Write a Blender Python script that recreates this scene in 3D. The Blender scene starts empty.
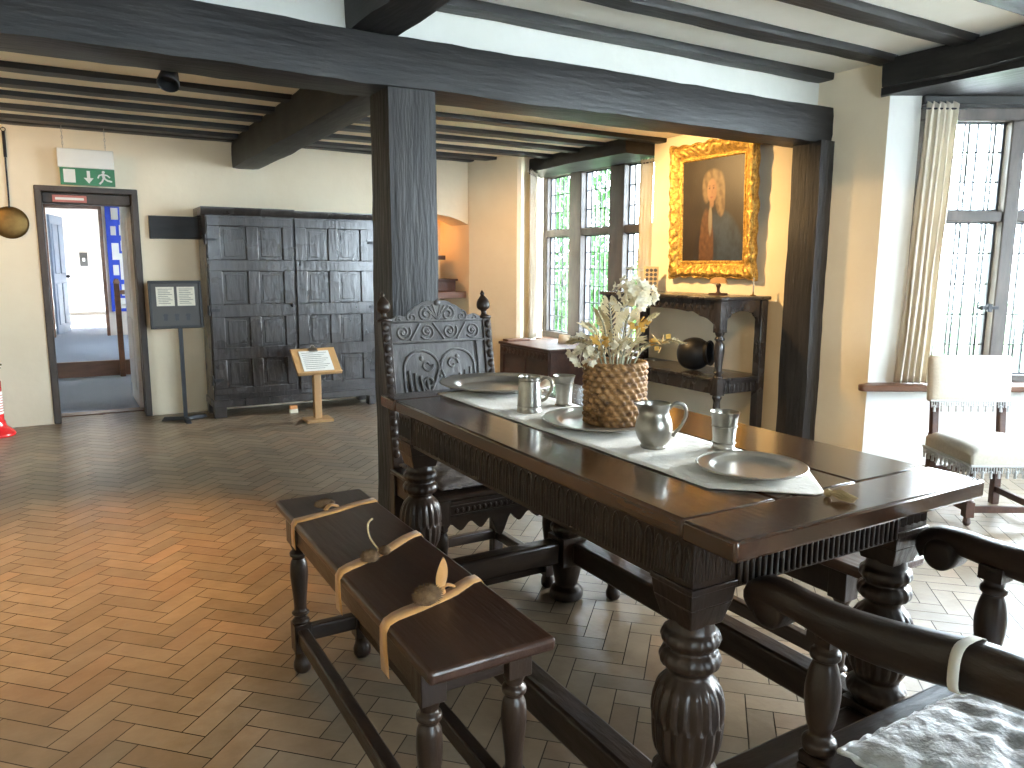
import bpy, bmesh, math, random
import numpy as np
from mathutils import Matrix, Vector, noise
PI = math.pi
random.seed(7)
SC = bpy.context.scene
COL = SC.collection
R3 = lambda d: math.radians(d)

# ------------------------------------------------------------------ materials
def nt(name):
    m = bpy.data.materials.new(name); m.use_nodes = True
    t = m.node_tree; t.nodes.clear()
    out = t.nodes.new('ShaderNodeOutputMaterial')
    b = t.nodes.new('ShaderNodeBsdfPrincipled')
    t.links.new(b.outputs[0], out.inputs[0])
    return m, t, b, out

def mat(name, c1, c2=None, rough=.5, metal=0., scale=(8, 8, 8), detail=4, bump=0., bscale=None, rvar=0., spec=.5,
        sheen=0., coat=0., ramp=(.3, .7), attr=None, trans=0.):
    m, t, b, out = nt(name)
    N = t.nodes.new; L = t.links.new
    tc = N('ShaderNodeTexCoord'); mp = N('ShaderNodeMapping'); mp.inputs['Scale'].default_value = scale
    L(tc.outputs['Object'], mp.inputs['Vector'])
    no = N('ShaderNodeTexNoise'); no.inputs['Scale'].default_value = 1.; no.inputs['Detail'].default_value = detail
    no.inputs['Roughness'].default_value = .6
    L(mp.outputs[0], no.inputs['Vector'])
    b.inputs['Roughness'].default_value = rough; b.inputs['Metallic'].default_value = metal
    b.inputs['Specular IOR Level'].default_value = spec
    b.inputs['Coat Weight'].default_value = coat; b.inputs['Coat Roughness'].default_value = .12
    b.inputs['Sheen Weight'].default_value = sheen
    if c2 is None: c2 = tuple(x * .8 for x in c1)
    r = N('ShaderNodeValToRGB'); e = r.color_ramp.elements
    e[0].position, e[1].position = ramp
    e[0].color = (*c2, 1); e[1].color = (*c1, 1)
    L(no.outputs['Fac'], r.inputs[0])
    src = r.outputs[0]
    if attr:
        a = N('ShaderNodeAttribute'); a.attribute_name = attr
        mx = N('ShaderNodeMix'); mx.data_type = 'RGBA'; mx.blend_type = 'MULTIPLY'; mx.inputs[0].default_value = 1
        L(src, mx.inputs['A']); L(a.outputs['Color'], mx.inputs['B']); src = mx.outputs['Result']
    L(src, b.inputs['Base Color'])
    if rvar:
        mr = N('ShaderNodeMapRange'); mr.inputs['To Min'].default_value = max(.02, rough - rvar); mr.inputs['To Max'].default_value = rough + rvar
        n3 = N('ShaderNodeTexNoise'); n3.inputs['Scale'].default_value = 3.; n3.inputs['Detail'].default_value = 5
        L(tc.outputs['Object'], n3.inputs['Vector']); L(n3.outputs['Fac'], mr.inputs['Value']); L(mr.outputs[0], b.inputs['Roughness'])
    if bump:
        bp = N('ShaderNodeBump'); bp.inputs['Strength'].default_value = bump; bp.inputs['Distance'].default_value = .01
        if bscale:
            m2 = N('ShaderNodeMapping'); m2.inputs['Scale'].default_value = bscale; L(tc.outputs['Object'], m2.inputs['Vector'])
            n2 = N('ShaderNodeTexNoise'); n2.inputs['Scale'].default_value = 1.; n2.inputs['Detail'].default_value = 6
            L(m2.outputs[0], n2.inputs['Vector']); L(n2.outputs['Fac'], bp.inputs['Height'])
        else: L(no.outputs['Fac'], bp.inputs['Height'])
        L(bp.outputs[0], b.inputs['Normal'])
    if trans:
        tr = N('ShaderNodeBsdfTranslucent'); ms = N('ShaderNodeMixShader'); ms.inputs[0].default_value = trans
        L(src, tr.inputs['Color']); L(b.outputs[0], ms.inputs[1]); L(tr.outputs[0], ms.inputs[2]); L(ms.outputs[0], out.inputs[0])
    return m

M = {}
M['plaster'] = mat('cream plaster', (.84, .75, .58), (.79, .69, .52), .85, scale=(2.5, 2.5, 2.5), bump=.35, bscale=(9, 9, 9), spec=.2)
M['plaster_white'] = mat('white plaster', (.66, .66, .63), (.62, .62, .585), .85, scale=(3, 3, 3), bump=.3, bscale=(9, 9, 9), spec=.2)
M['ceil'] = mat('ceiling plaster', (.80, .80, .74), (.74, .74, .67), .9, scale=(3, 3, 3), bump=.25, bscale=(11, 11, 11), spec=.2)
M['beam'] = mat('black stained beam', (.021, .019, .018), (.008, .0077, .0076), .5, scale=(3, 14, 14), bump=.4, bscale=(5, 40, 40), rvar=.12, spec=.35)
M['beamy'] = mat('black stained beam along', (.021, .019, .018), (.008, .0077, .0076), .5, scale=(14, 3, 14), bump=.4, bscale=(40, 5, 40), rvar=.12, spec=.35)
M['beamz'] = mat('black stained post', (.034, .030, .028), (.012, .011, .0105), .45, scale=(14, 14, 2.5), bump=.9, bscale=(45, 45, 5), rvar=.12, spec=.35)
M['oak'] = mat('dark carved oak', (.036, .020, .0115), (.014, .008, .006), .34, scale=(14, 14, 5), bump=.3, bscale=(40, 40, 12), rvar=.1, spec=.38)
M['oakx'] = mat('dark oak rail', (.036, .020, .0115), (.014, .008, .006), .34, scale=(5, 14, 14), bump=.3, bscale=(10, 40, 40), rvar=.1, spec=.38)
M['oaky'] = mat('dark oak stretcher', (.036, .020, .0115), (.014, .008, .006), .36, scale=(14, 5, 14), bump=.3, bscale=(40, 10, 40), rvar=.1, spec=.38)
M['top'] = mat('polished table oak', (.078, .034, .017), (.034, .016, .009), .16, scale=(11, 1.6, 11), detail=6, bump=.05, bscale=(60, 5, 60), rvar=.06, coat=.5)
M['bench'] = mat('bench top oak', (.062, .026, .013), (.026, .011, .007), .33, scale=(12, 2, 12), detail=6, bump=.2, bscale=(60, 6, 60), rvar=.1)
M['press'] = mat('blackened press oak', (.042, .034, .031), (.018, .015, .014), .27, scale=(14, 14, 4), bump=.4, bscale=(30, 30, 7), rvar=.12, coat=.25)
M['chest'] = mat('brown chest oak', (.085, .032, .016), (.036, .014, .009), .45, scale=(12, 4, 12), bump=.3, bscale=(40, 10, 40), rvar=.1)
M['sheen_grey_oak'] = mat('sheen grey carved oak', (.15, .140, .135), (.065, .060, .058), .3, scale=(12, 12, 5), bump=.3, bscale=(45, 45, 10), rvar=.08)  # lighter grey puts window sheen on the chair back into the colour
M['lightoak'] = mat('light varnished oak', (.50, .30, .13), (.40, .23, .09), .4, scale=(14, 14, 3), bump=.1)
M['sill'] = mat('brown window board', (.16, .075, .04), (.085, .04, .025), .4, scale=(5, 5, 20), bump=.2)
M['frame'] = mat('weathered window oak', (.085, .066, .054), (.045, .036, .031), .55, scale=(12, 12, 4), bump=.4)
M['lead'] = mat('lead cames', (.06, .06, .065), None, .5, metal=.4)
M['iron'] = mat('black iron', (.02, .02, .022), None, .45, metal=.6, bump=.3)
M['pewter'] = mat('dull pewter', (.42, .40, .36), (.30, .285, .255), .3, metal=1., scale=(16, 16, 16), rvar=.1, bump=.08)
M['pewter_in'] = mat('pewter plate', (.58, .56, .52), (.47, .45, .42), .3, metal=.9, scale=(12, 12, 12), rvar=.08, bump=.05)
M['brass'] = mat('old brass', (.24, .15, .05), (.13, .08, .028), .45, metal=.9, scale=(9, 9, 9), rvar=.08)
M['gold'] = mat('gilt frame', (.62, .40, .10), (.26, .14, .03), .4, metal=.7, scale=(45, 45, 45), bump=.9, ramp=(.35, .6))
M['linen'] = mat('white linen', (.90, .88, .83), (.84, .82, .76), .9, scale=(70, 70, 70), bump=.25, sheen=.2)
M['curtain'] = mat('cream curtain', (.66, .60, .49), (.58, .52, .42), .9, scale=(9, 9, 2), trans=.35, sheen=.2)
M['fringe'] = mat('grey white fringe', (.46, .46, .45), (.40, .40, .39), .9, sheen=.2)
M['ivory'] = mat('ivory upholstery', (.52, .47, .38), (.46, .41, .33), .85, scale=(60, 60, 60), bump=.2, sheen=.3)
M['brocade'] = mat('pale brocade', (.74, .78, .84), (.36, .36, .37), .75, scale=(14, 14, 14), detail=8, bump=1.2, bscale=(32, 32, 32), sheen=.3, ramp=(.4, .56))
M['ribbon'] = mat('golden ribbon', (.62, .31, .095), (.50, .24, .07), .45, scale=(30, 30, 30), sheen=.2)
M['wribbon'] = mat('white ribbon', (.80, .77, .70), None, .7)
M['teasel'] = mat('brown teasel', (.22, .125, .055), (.11, .06, .027), .9, scale=(60, 60, 60))
M['straw'] = mat('pale straw', (.62, .50, .29), (.50, .38, .2), .7)
M['wicker'] = mat('woven seagrass', (.42, .225, .085), (.095, .045, .017), .6, scale=(45, 45, 60), detail=6, bump=.4, ramp=(.32, .62))
M['petal'] = mat('cream petals', (.86, .82, .70), (.80, .72, .52), .8, scale=(30, 30, 30), trans=.3)
M['fern'] = mat('bleached fern', (.74, .64, .42), (.60, .48, .26), .8, scale=(30, 30, 30), trans=.25)
M['yellow'] = mat('golden leaf', (.62, .36, .07), (.5, .27, .05), .7, scale=(30, 30, 30), trans=.25)
M['stem'] = mat('grey green stem', (.42, .42, .30), None, .7)
M['green'] = mat('exit green', (.012, .16, .055), (.011, .15, .05), .4)
M['white'] = mat('white enamel', (.72, .72, .68), (.68, .68, .64), .4)
M['paper'] = mat('printed paper', (.74, .70, .58), (.66, .62, .5), .85, scale=(40, 40, 40))
M['grey'] = mat('grey display board', (.060, .054, .046), (.05, .045, .04), .5)
M['steel'] = mat('grey painted steel', (.035, .037, .042), None, .4, metal=.3)
M['red'] = mat('red enamel', (.55, .016, .018), (.48, .012, .015), .25, coat=.3)
M['pink'] = mat('faded red notice', (.55, .18, .15), None, .6)
M['black'] = mat('black plastic', (.015, .015, .015), None, .5)
M['orange'] = mat('orange card', (.70, .30, .10), None, .6)
M['carpet'] = mat('blue grey carpet', (.25, .29, .36), (.19, .225, .29), .95, scale=(90, 90, 90), bump=.2)
M['hallwall'] = mat('hall plaster', (.66, .60, .53), (.60, .54, .48), .85, scale=(3, 3, 3))
M['bluegrey'] = mat('blue grey paint', (.20, .27, .38), (.16, .22, .32), .5)
M['doorwhite'] = mat('pale painted door', (.62, .66, .74), (.56, .60, .68), .45)
M['cobalt'] = mat('cobalt cloth', (.03, .075, .55), (.025, .06, .46), .8)
M['gravel'] = mat('pale gravel', (.72, .70, .66), (.55, .53, .5), .95, scale=(30, 30, 30))
M['lawn'] = mat('garden grass', (.10, .22, .05), (.05, .13, .03), .95, scale=(4, 4, 4))
M['leafA'] = mat('fresh leaves', (.11, .27, .055), (.055, .17, .03), .6, scale=(2, 2, 2), trans=.45)
M['leafB'] = mat('dark leaves', (.06, .165, .04), (.03, .10, .024), .6, scale=(2, 2, 2), trans=.4)
M['bark'] = mat('tree bark', (.10, .075, .05), None, .9, bump=.5)
M['screed'] = mat('floor joints', (.035, .024, .016), None, .8)
M['block'] = mat('wood floor blocks', (1, 1, 1), (.72, .70, .68), .35, scale=(9, 9, 9), detail=6, bump=.12, bscale=(30, 30, 30), rvar=.06, attr='Col', ramp=(.25, .7))
M['paint'] = mat('oil paint', (.50, .55, .60), (.44, .48, .53), .45, scale=(60, 60, 60), bump=.15, attr='Col')
M['seam'] = mat('dark cushion cloth', (.20, .17, .15), (.10, .085, .08), .9, scale=(40, 40, 40), bump=.5)

def glass():
    m, t, b, out = nt('leaded glass')
    g = t.nodes.new('ShaderNodeBsdfGlossy'); g.inputs['Roughness'].default_value = .03
    tr = t.nodes.new('ShaderNodeBsdfTransparent'); tr.inputs[0].default_value = (.95, .97, .97, 1)
    lw = t.nodes.new('ShaderNodeLayerWeight'); pw = t.nodes.new('ShaderNodeMath'); pw.operation = 'POWER'; pw.inputs[1].default_value = 5
    f = t.nodes.new('ShaderNodeMath'); f.operation = 'MULTIPLY_ADD'; f.inputs[1].default_value = .5; f.inputs[2].default_value = .03
    t.links.new(lw.outputs['Facing'], pw.inputs[0]); t.links.new(pw.outputs[0], f.inputs[0])
    ms = t.nodes.new('ShaderNodeMixShader')
    t.links.new(f.outputs[0], ms.inputs[0]); t.links.new(tr.outputs[0], ms.inputs[1]); t.links.new(g.outputs[0], ms.inputs[2])
    t.links.new(ms.outputs[0], out.inputs[0]); t.nodes.remove(b)
    return m
M['glass'] = glass()

# ------------------------------------------------------------------ mesh builder
class MB:
    def __init__(s): s.v = []; s.f = []; s.c = []; s.mx = Matrix.Identity(4)
    def add(s, vs, fs, mx=None, col=None):
        o = len(s.v); T = s.mx @ mx if mx is not None else s.mx
        s.v += [T @ Vector(p) for p in vs]
        s.f += [tuple(i + o for i in f) for f in fs]
        s.c += [col] * len(vs)
        return s
    def box(s, x0, x1, y0, y1, z0, z1, mx=None):
        vs = [(x, y, z) for z in (z0, z1) for y in (y0, y1) for x in (x0, x1)]
        return s.add(vs, [(0, 2, 3, 1), (4, 5, 7, 6), (0, 1, 5, 4), (2, 6, 7, 3), (0, 4, 6, 2), (1, 3, 7, 5)], mx)
    def cbox(s, c, d, mx=None):
        return s.box(c[0]-d[0]/2, c[0]+d[0]/2, c[1]-d[1]/2, c[1]+d[1]/2, c[2]-d[2]/2, c[2]+d[2]/2, mx)
    def frustum(s, c, z0, z1, a0, a1, b0=None, b1=None):
        b0 = b0 or a0; b1 = b1 or a1
        vs = [(c[0]+sx*a0, c[1]+sy*b0, z0) for sx, sy in ((-1,-1),(1,-1),(1,1),(-1,1))] + [(c[0]+sx*a1, c[1]+sy*b1, z1) for sx, sy in ((-1,-1),(1,-1),(1,1),(-1,1))]
        return s.add(vs, [(3,2,1,0),(4,5,6,7),(0,1,5,4),(1,2,6,5),(2,3,7,6),(3,0,4,7)])
    def grid(s, P, closed_u=False, closed_v=False, mx=None, cols=None):
        nu, nv = len(P), len(P[0]); vs = [p for r in P for p in r]; fs = []
        for i in range(nu if closed_u else nu-1):
            for j in range(nv if closed_v else nv-1):
                a, b = i, (i+1) % nu; c, d = j, (j+1) % nv
                fs.append((a*nv+c, a*nv+d, b*nv+d, b*nv+c))
        o = len(s.c); s.add(vs, fs, mx)
        if cols: s.c[o:] = cols
        return s
    def wob(s, lo, hi, seg=14, amp=.008, axis=0, seed=0, nsec=3):
        # hewn timber: a long box whose faces wander
        lo = list(lo); hi = list(hi); a = axis; b, c = [k for k in range(3) if k != a]
        ring = [(i/nsec, 0) for i in range(nsec)] + [(1, i/nsec) for i in range(nsec)] + [(1-i/nsec, 1) for i in range(nsec)] + [(0, 1-i/nsec) for i in range(nsec)]
        P = []
        for i in range(seg+1):
            t = i/seg; row = []
            for (u, w) in ring:
                p = [0, 0, 0]; p[a] = lo[a]+(hi[a]-lo[a])*t
                cu, cw = u-.5, w-.5
                k = 1-.05*(abs(cu) > .49 and abs(cw) > .49)
                p[b] = lo[b]+(hi[b]-lo[b])*(.5+cu*k); p[c] = lo[c]+(hi[c]-lo[c])*(.5+cw*k)
                n = noise.noise_vector(Vector((p[0]*2.3+seed*7.1, p[1]*2.3, p[2]*2.3)))
                n2 = noise.noise_vector(Vector((p[0]*9+seed*3.3, p[1]*9, p[2]*9)))
                q = [p[k2]+(n[k2]+.4*n2[k2])*amp*(0 if k2 == a else 1) for k2 in range(3)]
                row.append(tuple(q))
            P.append(row)
        flip = (axis == 1)
        if flip: P = [r[::-1] for r in P]
        s.grid(P, closed_v=True)
        n = len(ring); o = len(s.v)-n*(seg+1)
        s.f.append(tuple(o+j for j in range(n-1, -1, -1))); s.f.append(tuple(o+seg*n+j for j in range(n)))
        return s
    def lathe(s, prof, n=28, c=(0, 0, 0), mod=None, mx=None, caps=True):
        P = []
        for (r, z) in prof:
            P.append([(c[0]+r*(mod(2*PI*j/n, z) if mod else 1)*math.cos(2*PI*j/n), c[1]+r*(mod(2*PI*j/n, z) if mod else 1)*math.sin(2*PI*j/n), c[2]+z) for j in range(n)])
        up = prof[-1][1] >= prof[0][1]
        o = len(s.v)
        s.grid(P, closed_v=True, mx=mx)
        if caps:
            if prof[0][0] > 1e-5: s.f.append(tuple(o+j for j in range(n-1, -1, -1)))
            if prof[-1][0] > 1e-5: s.f.append(tuple(o+(len(prof)-1)*n+j for j in range(n)))
        return s
    def tube(s, pts, r, n=8, mx=None, caps=True, flat=1.):
        pts = [Vector(p) for p in pts]; P = []; up = None
        for i, p in enumerate(pts):
            t = (pts[min(i+1, len(pts)-1)]-pts[max(i-1, 0)]).normalized()
            if up is None:
                up = Vector((0, 0, 1)) if abs(t.z) < .9 else Vector((1, 0, 0))
            sd = t.cross(up).normalized(); up = sd.cross(t).normalized()
            rr = r[i] if isinstance(r, (list, tuple)) else (r(i/(len(pts)-1)) if callable(r) else r)
            P.append([tuple(p+sd*(rr*math.cos(2*PI*j/n))+up*(rr*flat*math.sin(2*PI*j/n))) for j in range(n)])
        o = len(s.v); s.grid(P, closed_v=True, mx=mx)
        if caps:
            s.f.append(tuple(o+j for j in range(n-1, -1, -1))); s.f.append(tuple(o+(len(pts)-1)*n+j for j in range(n)))
        return s
    def prism(s, poly, z0, z1, mx=None):
        n = len(poly); vs = [(x, y, z0) for x, y in poly]+[(x, y, z1) for x, y in poly]
        fs = [tuple(range(n-1, -1, -1)), tuple(range(n, 2*n))]+[(i, (i+1) % n, n+(i+1) % n, n+i) for i in range(n)]
        return s.add(vs, fs, mx)
    def ball(s, c, r, n=12, mx=None, sc=(1, 1, 1), nz=0., seed=0):
        prof = []; P = []
        for i in range(n+1):
            th = -PI/2+PI*i/n; row = []
            for j in range(2*n):
                a = 2*PI*j/(2*n); d = Vector((math.cos(th)*math.cos(a), math.cos(th)*math.sin(a), math.sin(th)))
                k = r*(1+nz*noise.noise(d*3+Vector((seed*5.1, 0, 0))))
                row.append((c[0]+d.x*k*sc[0], c[1]+d.y*k*sc[1], c[2]+d.z*k*sc[2]))
            P.append(row)
        return s.grid(P, closed_v=True, mx=mx)

def frm(ax, ay, az, o=(0, 0, 0)):      # matrix with the given axis columns
    m = Matrix.Identity(4)
    for k, a in enumerate((ax, ay, az)):
        for i in range(3): m[i][k] = a[i]
    for i in range(3): m[i][3] = o[i]
    return m
XZ = lambda y=0.: frm((1, 0, 0), (0, 0, 1), (0, -1, 0), (0, y, 0))     # polygon (x,z), thickness towards -Y

def curve(ctrl, k=6):
    out = []; n = len(ctrl); dim = len(ctrl[0])
    for i in range(n-1):
        p0, p1, p2, p3 = ctrl[max(i-1, 0)], ctrl[i], ctrl[i+1], ctrl[min(i+2, n-1)]
        for j in range(k):
            t = j/k
            out.append(tuple(.5*(2*p1[d]+(-p0[d]+p2[d])*t+(2*p0[d]-5*p1[d]+4*p2[d]-p3[d])*t*t+(-p0[d]+3*p1[d]-3*p2[d]+p3[d])*t**3) for d in range(dim)))
    out.append(tuple(ctrl[-1])); return out

def mk(name, mb, m, inv=None, bevel=0., ang=35, seg=2, clean=False):
    me = bpy.data.meshes.new(name)
    vs = [inv @ v for v in mb.v] if inv is not None else mb.v
    me.from_pydata([tuple(v) for v in vs], [], mb.f); me.validate()
    bm = bmesh.new(); bm.from_mesh(me)
    if clean: bmesh.ops.remove_doubles(bm, verts=bm.verts, dist=1e-5)
    bmesh.ops.recalc_face_normals(bm, faces=bm.faces); bm.to_mesh(me); bm.free()
    if any(c is not None for c in mb.c) and len(me.vertices) == len(mb.c):
        a = me.color_attributes.new('Col', 'FLOAT_COLOR', 'POINT')
        a.data.foreach_set('color', np.array([(*(c or (1, 1, 1)), 1) for c in mb.c], dtype=np.float32).ravel())
    for p in me.polygons: p.use_smooth = True
    me.set_sharp_from_angle(angle=R3(ang))
    me.materials.append(m)
    o = bpy.data.objects.new(name, me); COL.objects.link(o)
    if bevel:
        b = o.modifiers.new('edge', 'BEVEL'); b.width = bevel; b.segments = seg; b.limit_method = 'ANGLE'; b.angle_limit = R3(40); b.harden_normals = False
    return o
def meta(o, label=None, cat=None, group=None, kind=None):
    if label: o['label'] = label
    if cat: o['category'] = cat
    if group: o['group'] = group
    if kind: o['kind'] = kind
    return o
LOC = {}
def thing(name, label, cat, loc, rz=0., group=None, kind=None):
    o = bpy.data.objects.new(name, None); COL.objects.link(o); o.empty_display_size = .1
    o.location = loc; o.rotation_euler = (0, 0, rz)
    LOC[o.name] = (Matrix.Translation(Vector(loc)) @ Matrix.Rotation(rz, 4, 'Z'))
    return meta(o, label, cat, group, kind)
def part(name, mb, m, par, world=True, label=None, kind=None, **k):
    inv = LOC[par.name].inverted() if (world and par.name in LOC) else None
    o = mk(name, mb, m, inv, **k); o.parent = par
    if par.name in LOC: LOC[o.name] = LOC[par.name]
    return meta(o, label, None, None, kind)
def solo(name, mb, m, label, cat, loc=(0, 0, 0), group=None, kind=None, local=False, rz=0., **k):
    T = Matrix.Translation(Vector(loc)) @ Matrix.Rotation(rz, 4, 'Z')
    o = mk(name, mb, m, None if local else T.inverted(), **k); o.location = loc; o.rotation_euler = (0, 0, rz)
    LOC[o.name] = T
    return meta(o, label, cat, group, kind)
def struct(name, mb, m, label=None, cat=None, **k):
    return meta(mk(name, mb, m, **k), label, cat, None, 'structure')
def kids(o): return [c for c in bpy.data.objects if c.parent == o]
def dup(o, loc=None, rz=None, label=None, par=None):
    c = o.copy(); COL.objects.link(c)
    if par is not None: c.parent = par
    if loc is not None: c.location = loc
    if rz is not None: c.rotation_euler = (0, 0, rz)
    if label: c['label'] = label
    for ch in kids(o): dup(ch, par=c)
    return c

# ------------------------------------------------------------------ room shell
CZ, BZ = 2.57, 2.378          # ceilings: near room, far room
WX = 4.5                     # right wall
BY = 7.12                    # back wall
# floor of herringbone wood blocks
W_, N_ = .077, 3
fl = MB(); base = MB()
fx0, fx1, fy0, fy1 = -2.6, 6.6, -3.0, 7.47      # the niche floor runs a little further
ca = math.sqrt(.5)
rnd = random.Random(3)
def floor_ok(x, y):
    if x < fx0 or x > fx1 or y < fy0 or y > (7.9 if 2.9 < x < 3.75 else fy1): return False
    if x > 4.62 and (y < -.9 or y > 3.3): return False
    return True
for i in range(-160, 260):
    for k in range(-60, 60):
        for (x, y, w, h) in ((i+2*N_*k, i, N_, 1), (i+N_+2*N_*k, i-N_+1, 1, N_)):
            cx, cy = (x+w/2)*W_, (y+h/2)*W_
            X, Y = (cx-cy)*ca-.085, (cx+cy)*ca+.02
            if not floor_ok(X, Y): continue
            g = .0017; q = []
            for (a, b) in ((x*W_+g, y*W_+g), ((x+w)*W_-g, y*W_+g), ((x+w)*W_-g, (y+h)*W_-g), (x*W_+g, (y+h)*W_-g)):
                q.append(((a-b)*ca-.085, (a+b)*ca+.02, 0.))
            t = rnd.random(); r2 = rnd.random()
            c = (.200+.105*t, .150+.076*t+.012*r2, .098+.050*t+.020*r2)
            if r2 > .86: c = (c[0]*1.08, c[1]*.96, c[2]*.88)
            fl.add(q, [(0, 1, 2, 3)], None, c)
base.box(fx0-.2, fx1+.6, fy0-.2, 7.52, -.12, -.002); base.box(2.85, 4.9, 7.52, 7.96, -.12, -.002)
struct('floor', fl, M['block'], 'herringbone wood block floor of the hall', 'floor')
struct('floor_bed', base, M['screed'], 'dark joints under the wood block floor', 'floor')

def wallmb(x0, x1, y0, y1, z0, z1): return MB().box(x0, x1, y0, y1, z0, z1)
b = MB()
DL, DR, DH = -.13, .535, 1.86
b.box(-2.7, DL, BY, BY+.4, 0, BZ+.05); b.box(DL, DR, BY, BY+.4, DH, BZ+.05); b.box(DR, 2.95, BY, BY+.4, 0, BZ+.05)
# niche opening with a shallow arched head
arch = [(2.95, 1.72)]+[(2.95+.69*t, 1.72+.09*math.sin(PI*t)) for t in (.15, .3, .5, .7, .85)]+[(3.64, 1.72), (3.64, BZ+.05), (2.95, BZ+.05)]
b.prism(arch, 0, .4, frm((1, 0, 0), (0, 0, 1), (0, 1, 0), (0, BY, 0)))
struct('wall_back', b, M['plaster'], 'cream plaster wall at the far end with the doorway', 'wall')
b = MB(); b.box(2.85, 3.9, 7.86, 7.95, 0, BZ); b.box(2.85, 2.95, 7.52, 7.86, 0, BZ); b.box(3.66, 3.9, 7.62, 7.86, 0, BZ); b.box(2.95, 3.66, 7.52, 7.86, 1.86, BZ)
struct('wall_niche', b, M['plaster'], 'warm lit recess in the far corner', 'wall')
struct('wall_left', wallmb(-2.7, -2.6, -3.1, BY, 0, CZ+.05), M['plaster'], 'cream plaster wall on the left', 'wall')
# front wall; its unseen window opening is added for fill daylight
b = MB(); b.box(-2.7, .6, -3.1, -3.0, 0, CZ+.05); b.box(2.3, 4.9, -3.1, -3.0, 0, CZ+.05); b.box(.6, 2.3, -3.1, -3.0, 0, .7); b.box(.6, 2.3, -3.1, -3.0, 2.3, CZ+.05)
struct('wall_front', b, M['plaster'], 'cream plaster wall opposite the far doorway', 'wall')
# right wall: behind the bay, pier beside the post, painting wall
b = MB(); b.box(WX, WX+.35, -3.0, -.9, 0, CZ+.05)
struct('wall_right', b, M['plaster'], 'cream plaster wall right of the bay', 'wall')
b = MB(); b.prism([(WX, 3.05), (WX+.03, 3.04), (WX+.06, 3.02), (4.80, 3.30), (4.80, 3.75), (WX, 3.75)], 0, CZ+.03)
struct('wall_pier', b, M['plaster'], 'cream plaster pier between the bay and the dark post', 'wall')
b = MB(); b.box(WX, 4.8, 3.75, 5.24, 0, BZ+.05)
struct('wall_painting', b, M['plaster'], 'cream wall behind the gilt framed portrait', 'wall')
b = MB(); b.box(4.60, 4.8, 5.24, 7.36, 0, .50); b.box(4.60, 4.8, 5.24, 7.36, 2.30, BZ+.05)
b.prism([(3.64, 7.10), (3.645, 7.11), (3.93, 6.62), (3.97, 6.605), (4.02, 6.64), (4.60, 7.22), (4.8, 7.36), (4.8, 7.7), (3.64, 7.7)], 0, BZ+.05)
struct('wall_corner', b, M['plaster'], 'cream angled plaster pier left of the far window', 'wall')
# bay behind the opening in the right wall
ey = R3(30.4)
EX, EY = Vector((math.cos(ey), -math.sin(ey), 0)), Vector((math.sin(ey), math.cos(ey), 0))
P0 = Vector((WX, 3.05, 0))
BAY = frm(EX, EY, (0, 0, 1), P0)          # s along the first side, e outwards
Q1 = P0+EX*2.15; Q2 = Vector((Q1.x, Q1.y-1.35, 0)); Q3 = Vector((WX, -.9, 0))
d3 = (Q3-Q2).normalized(); n3 = Vector((-d3.y, d3.x, 0))
if n3.x < 0: n3 = -n3
BAY2 = frm((0, -1, 0), (1, 0, 0), (0, 0, 1), Q1)
BAY3 = frm(d3, n3, (0, 0, 1), Q2); L3 = (Q3-Q2).length
b = MB(); b.mx = BAY
b.box(0, .20, 0, .2, 0, 2.36); b.box(.20, 2.15, 0, .2, 0, .52)
b.mx = BAY2; b.box(0, 1.35, 0, .2, 0, .52); b.box(0, 1.35, 0, .2, 2.30, 2.36)
b.mx = BAY3; b.box(0, L3, 0, .2, 0, .52); b.box(0, L3, 0, .2, 2.30, 2.36); b.box(L3-.15, L3, 0, .2, 0, 2.36)
struct('wall_bay', b, M['plaster_white'], 'white plaster walls of the window bay', 'wall')
b = MB(); out = [(WX-.05, 3.08), tuple((P0+EX*.1+EY*.3)[:2]), tuple((Q1+EY*.3+Vector((.2, 0, 0)))[:2]), (Q2.x+.3, Q2.y), (WX, -1.2)]
b.prism(out[::-1], 2.355, 2.40)
lb_ = MB(); lb_.mx = BAY; lb_.box(.2, 2.15, -.03, .2, 2.302, 2.354); struct('bay_lintel', lb_, M['beam'], 'dark timber lintel over the bay window', 'beam', bevel=.006)
struct('ceiling_bay', b, M['beamy'], 'dark boarded ceiling of the window bay', 'ceiling')
b = MB(); b.box(-2.7, 4.9, -3.1, 3.62, CZ, CZ+.1)
struct('ceiling_near', b, M['ceil'], 'white plaster ceiling between the near joists', 'ceiling')
b = MB(); b.box(-2.7, 4.9, 3.62, 7.6, BZ, BZ+.1)
struct('ceiling_far', b, M['plaster'], 'cream plaster ceiling beyond the main beam', 'ceiling')
b = MB(); b.wob((-2.6, 3.58, 2.30), (WX, 3.64, CZ), 40, .004)
struct('wall_above_beam', b, M['ceil'], 'white plaster strip above the main beam', 'wall')

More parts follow.
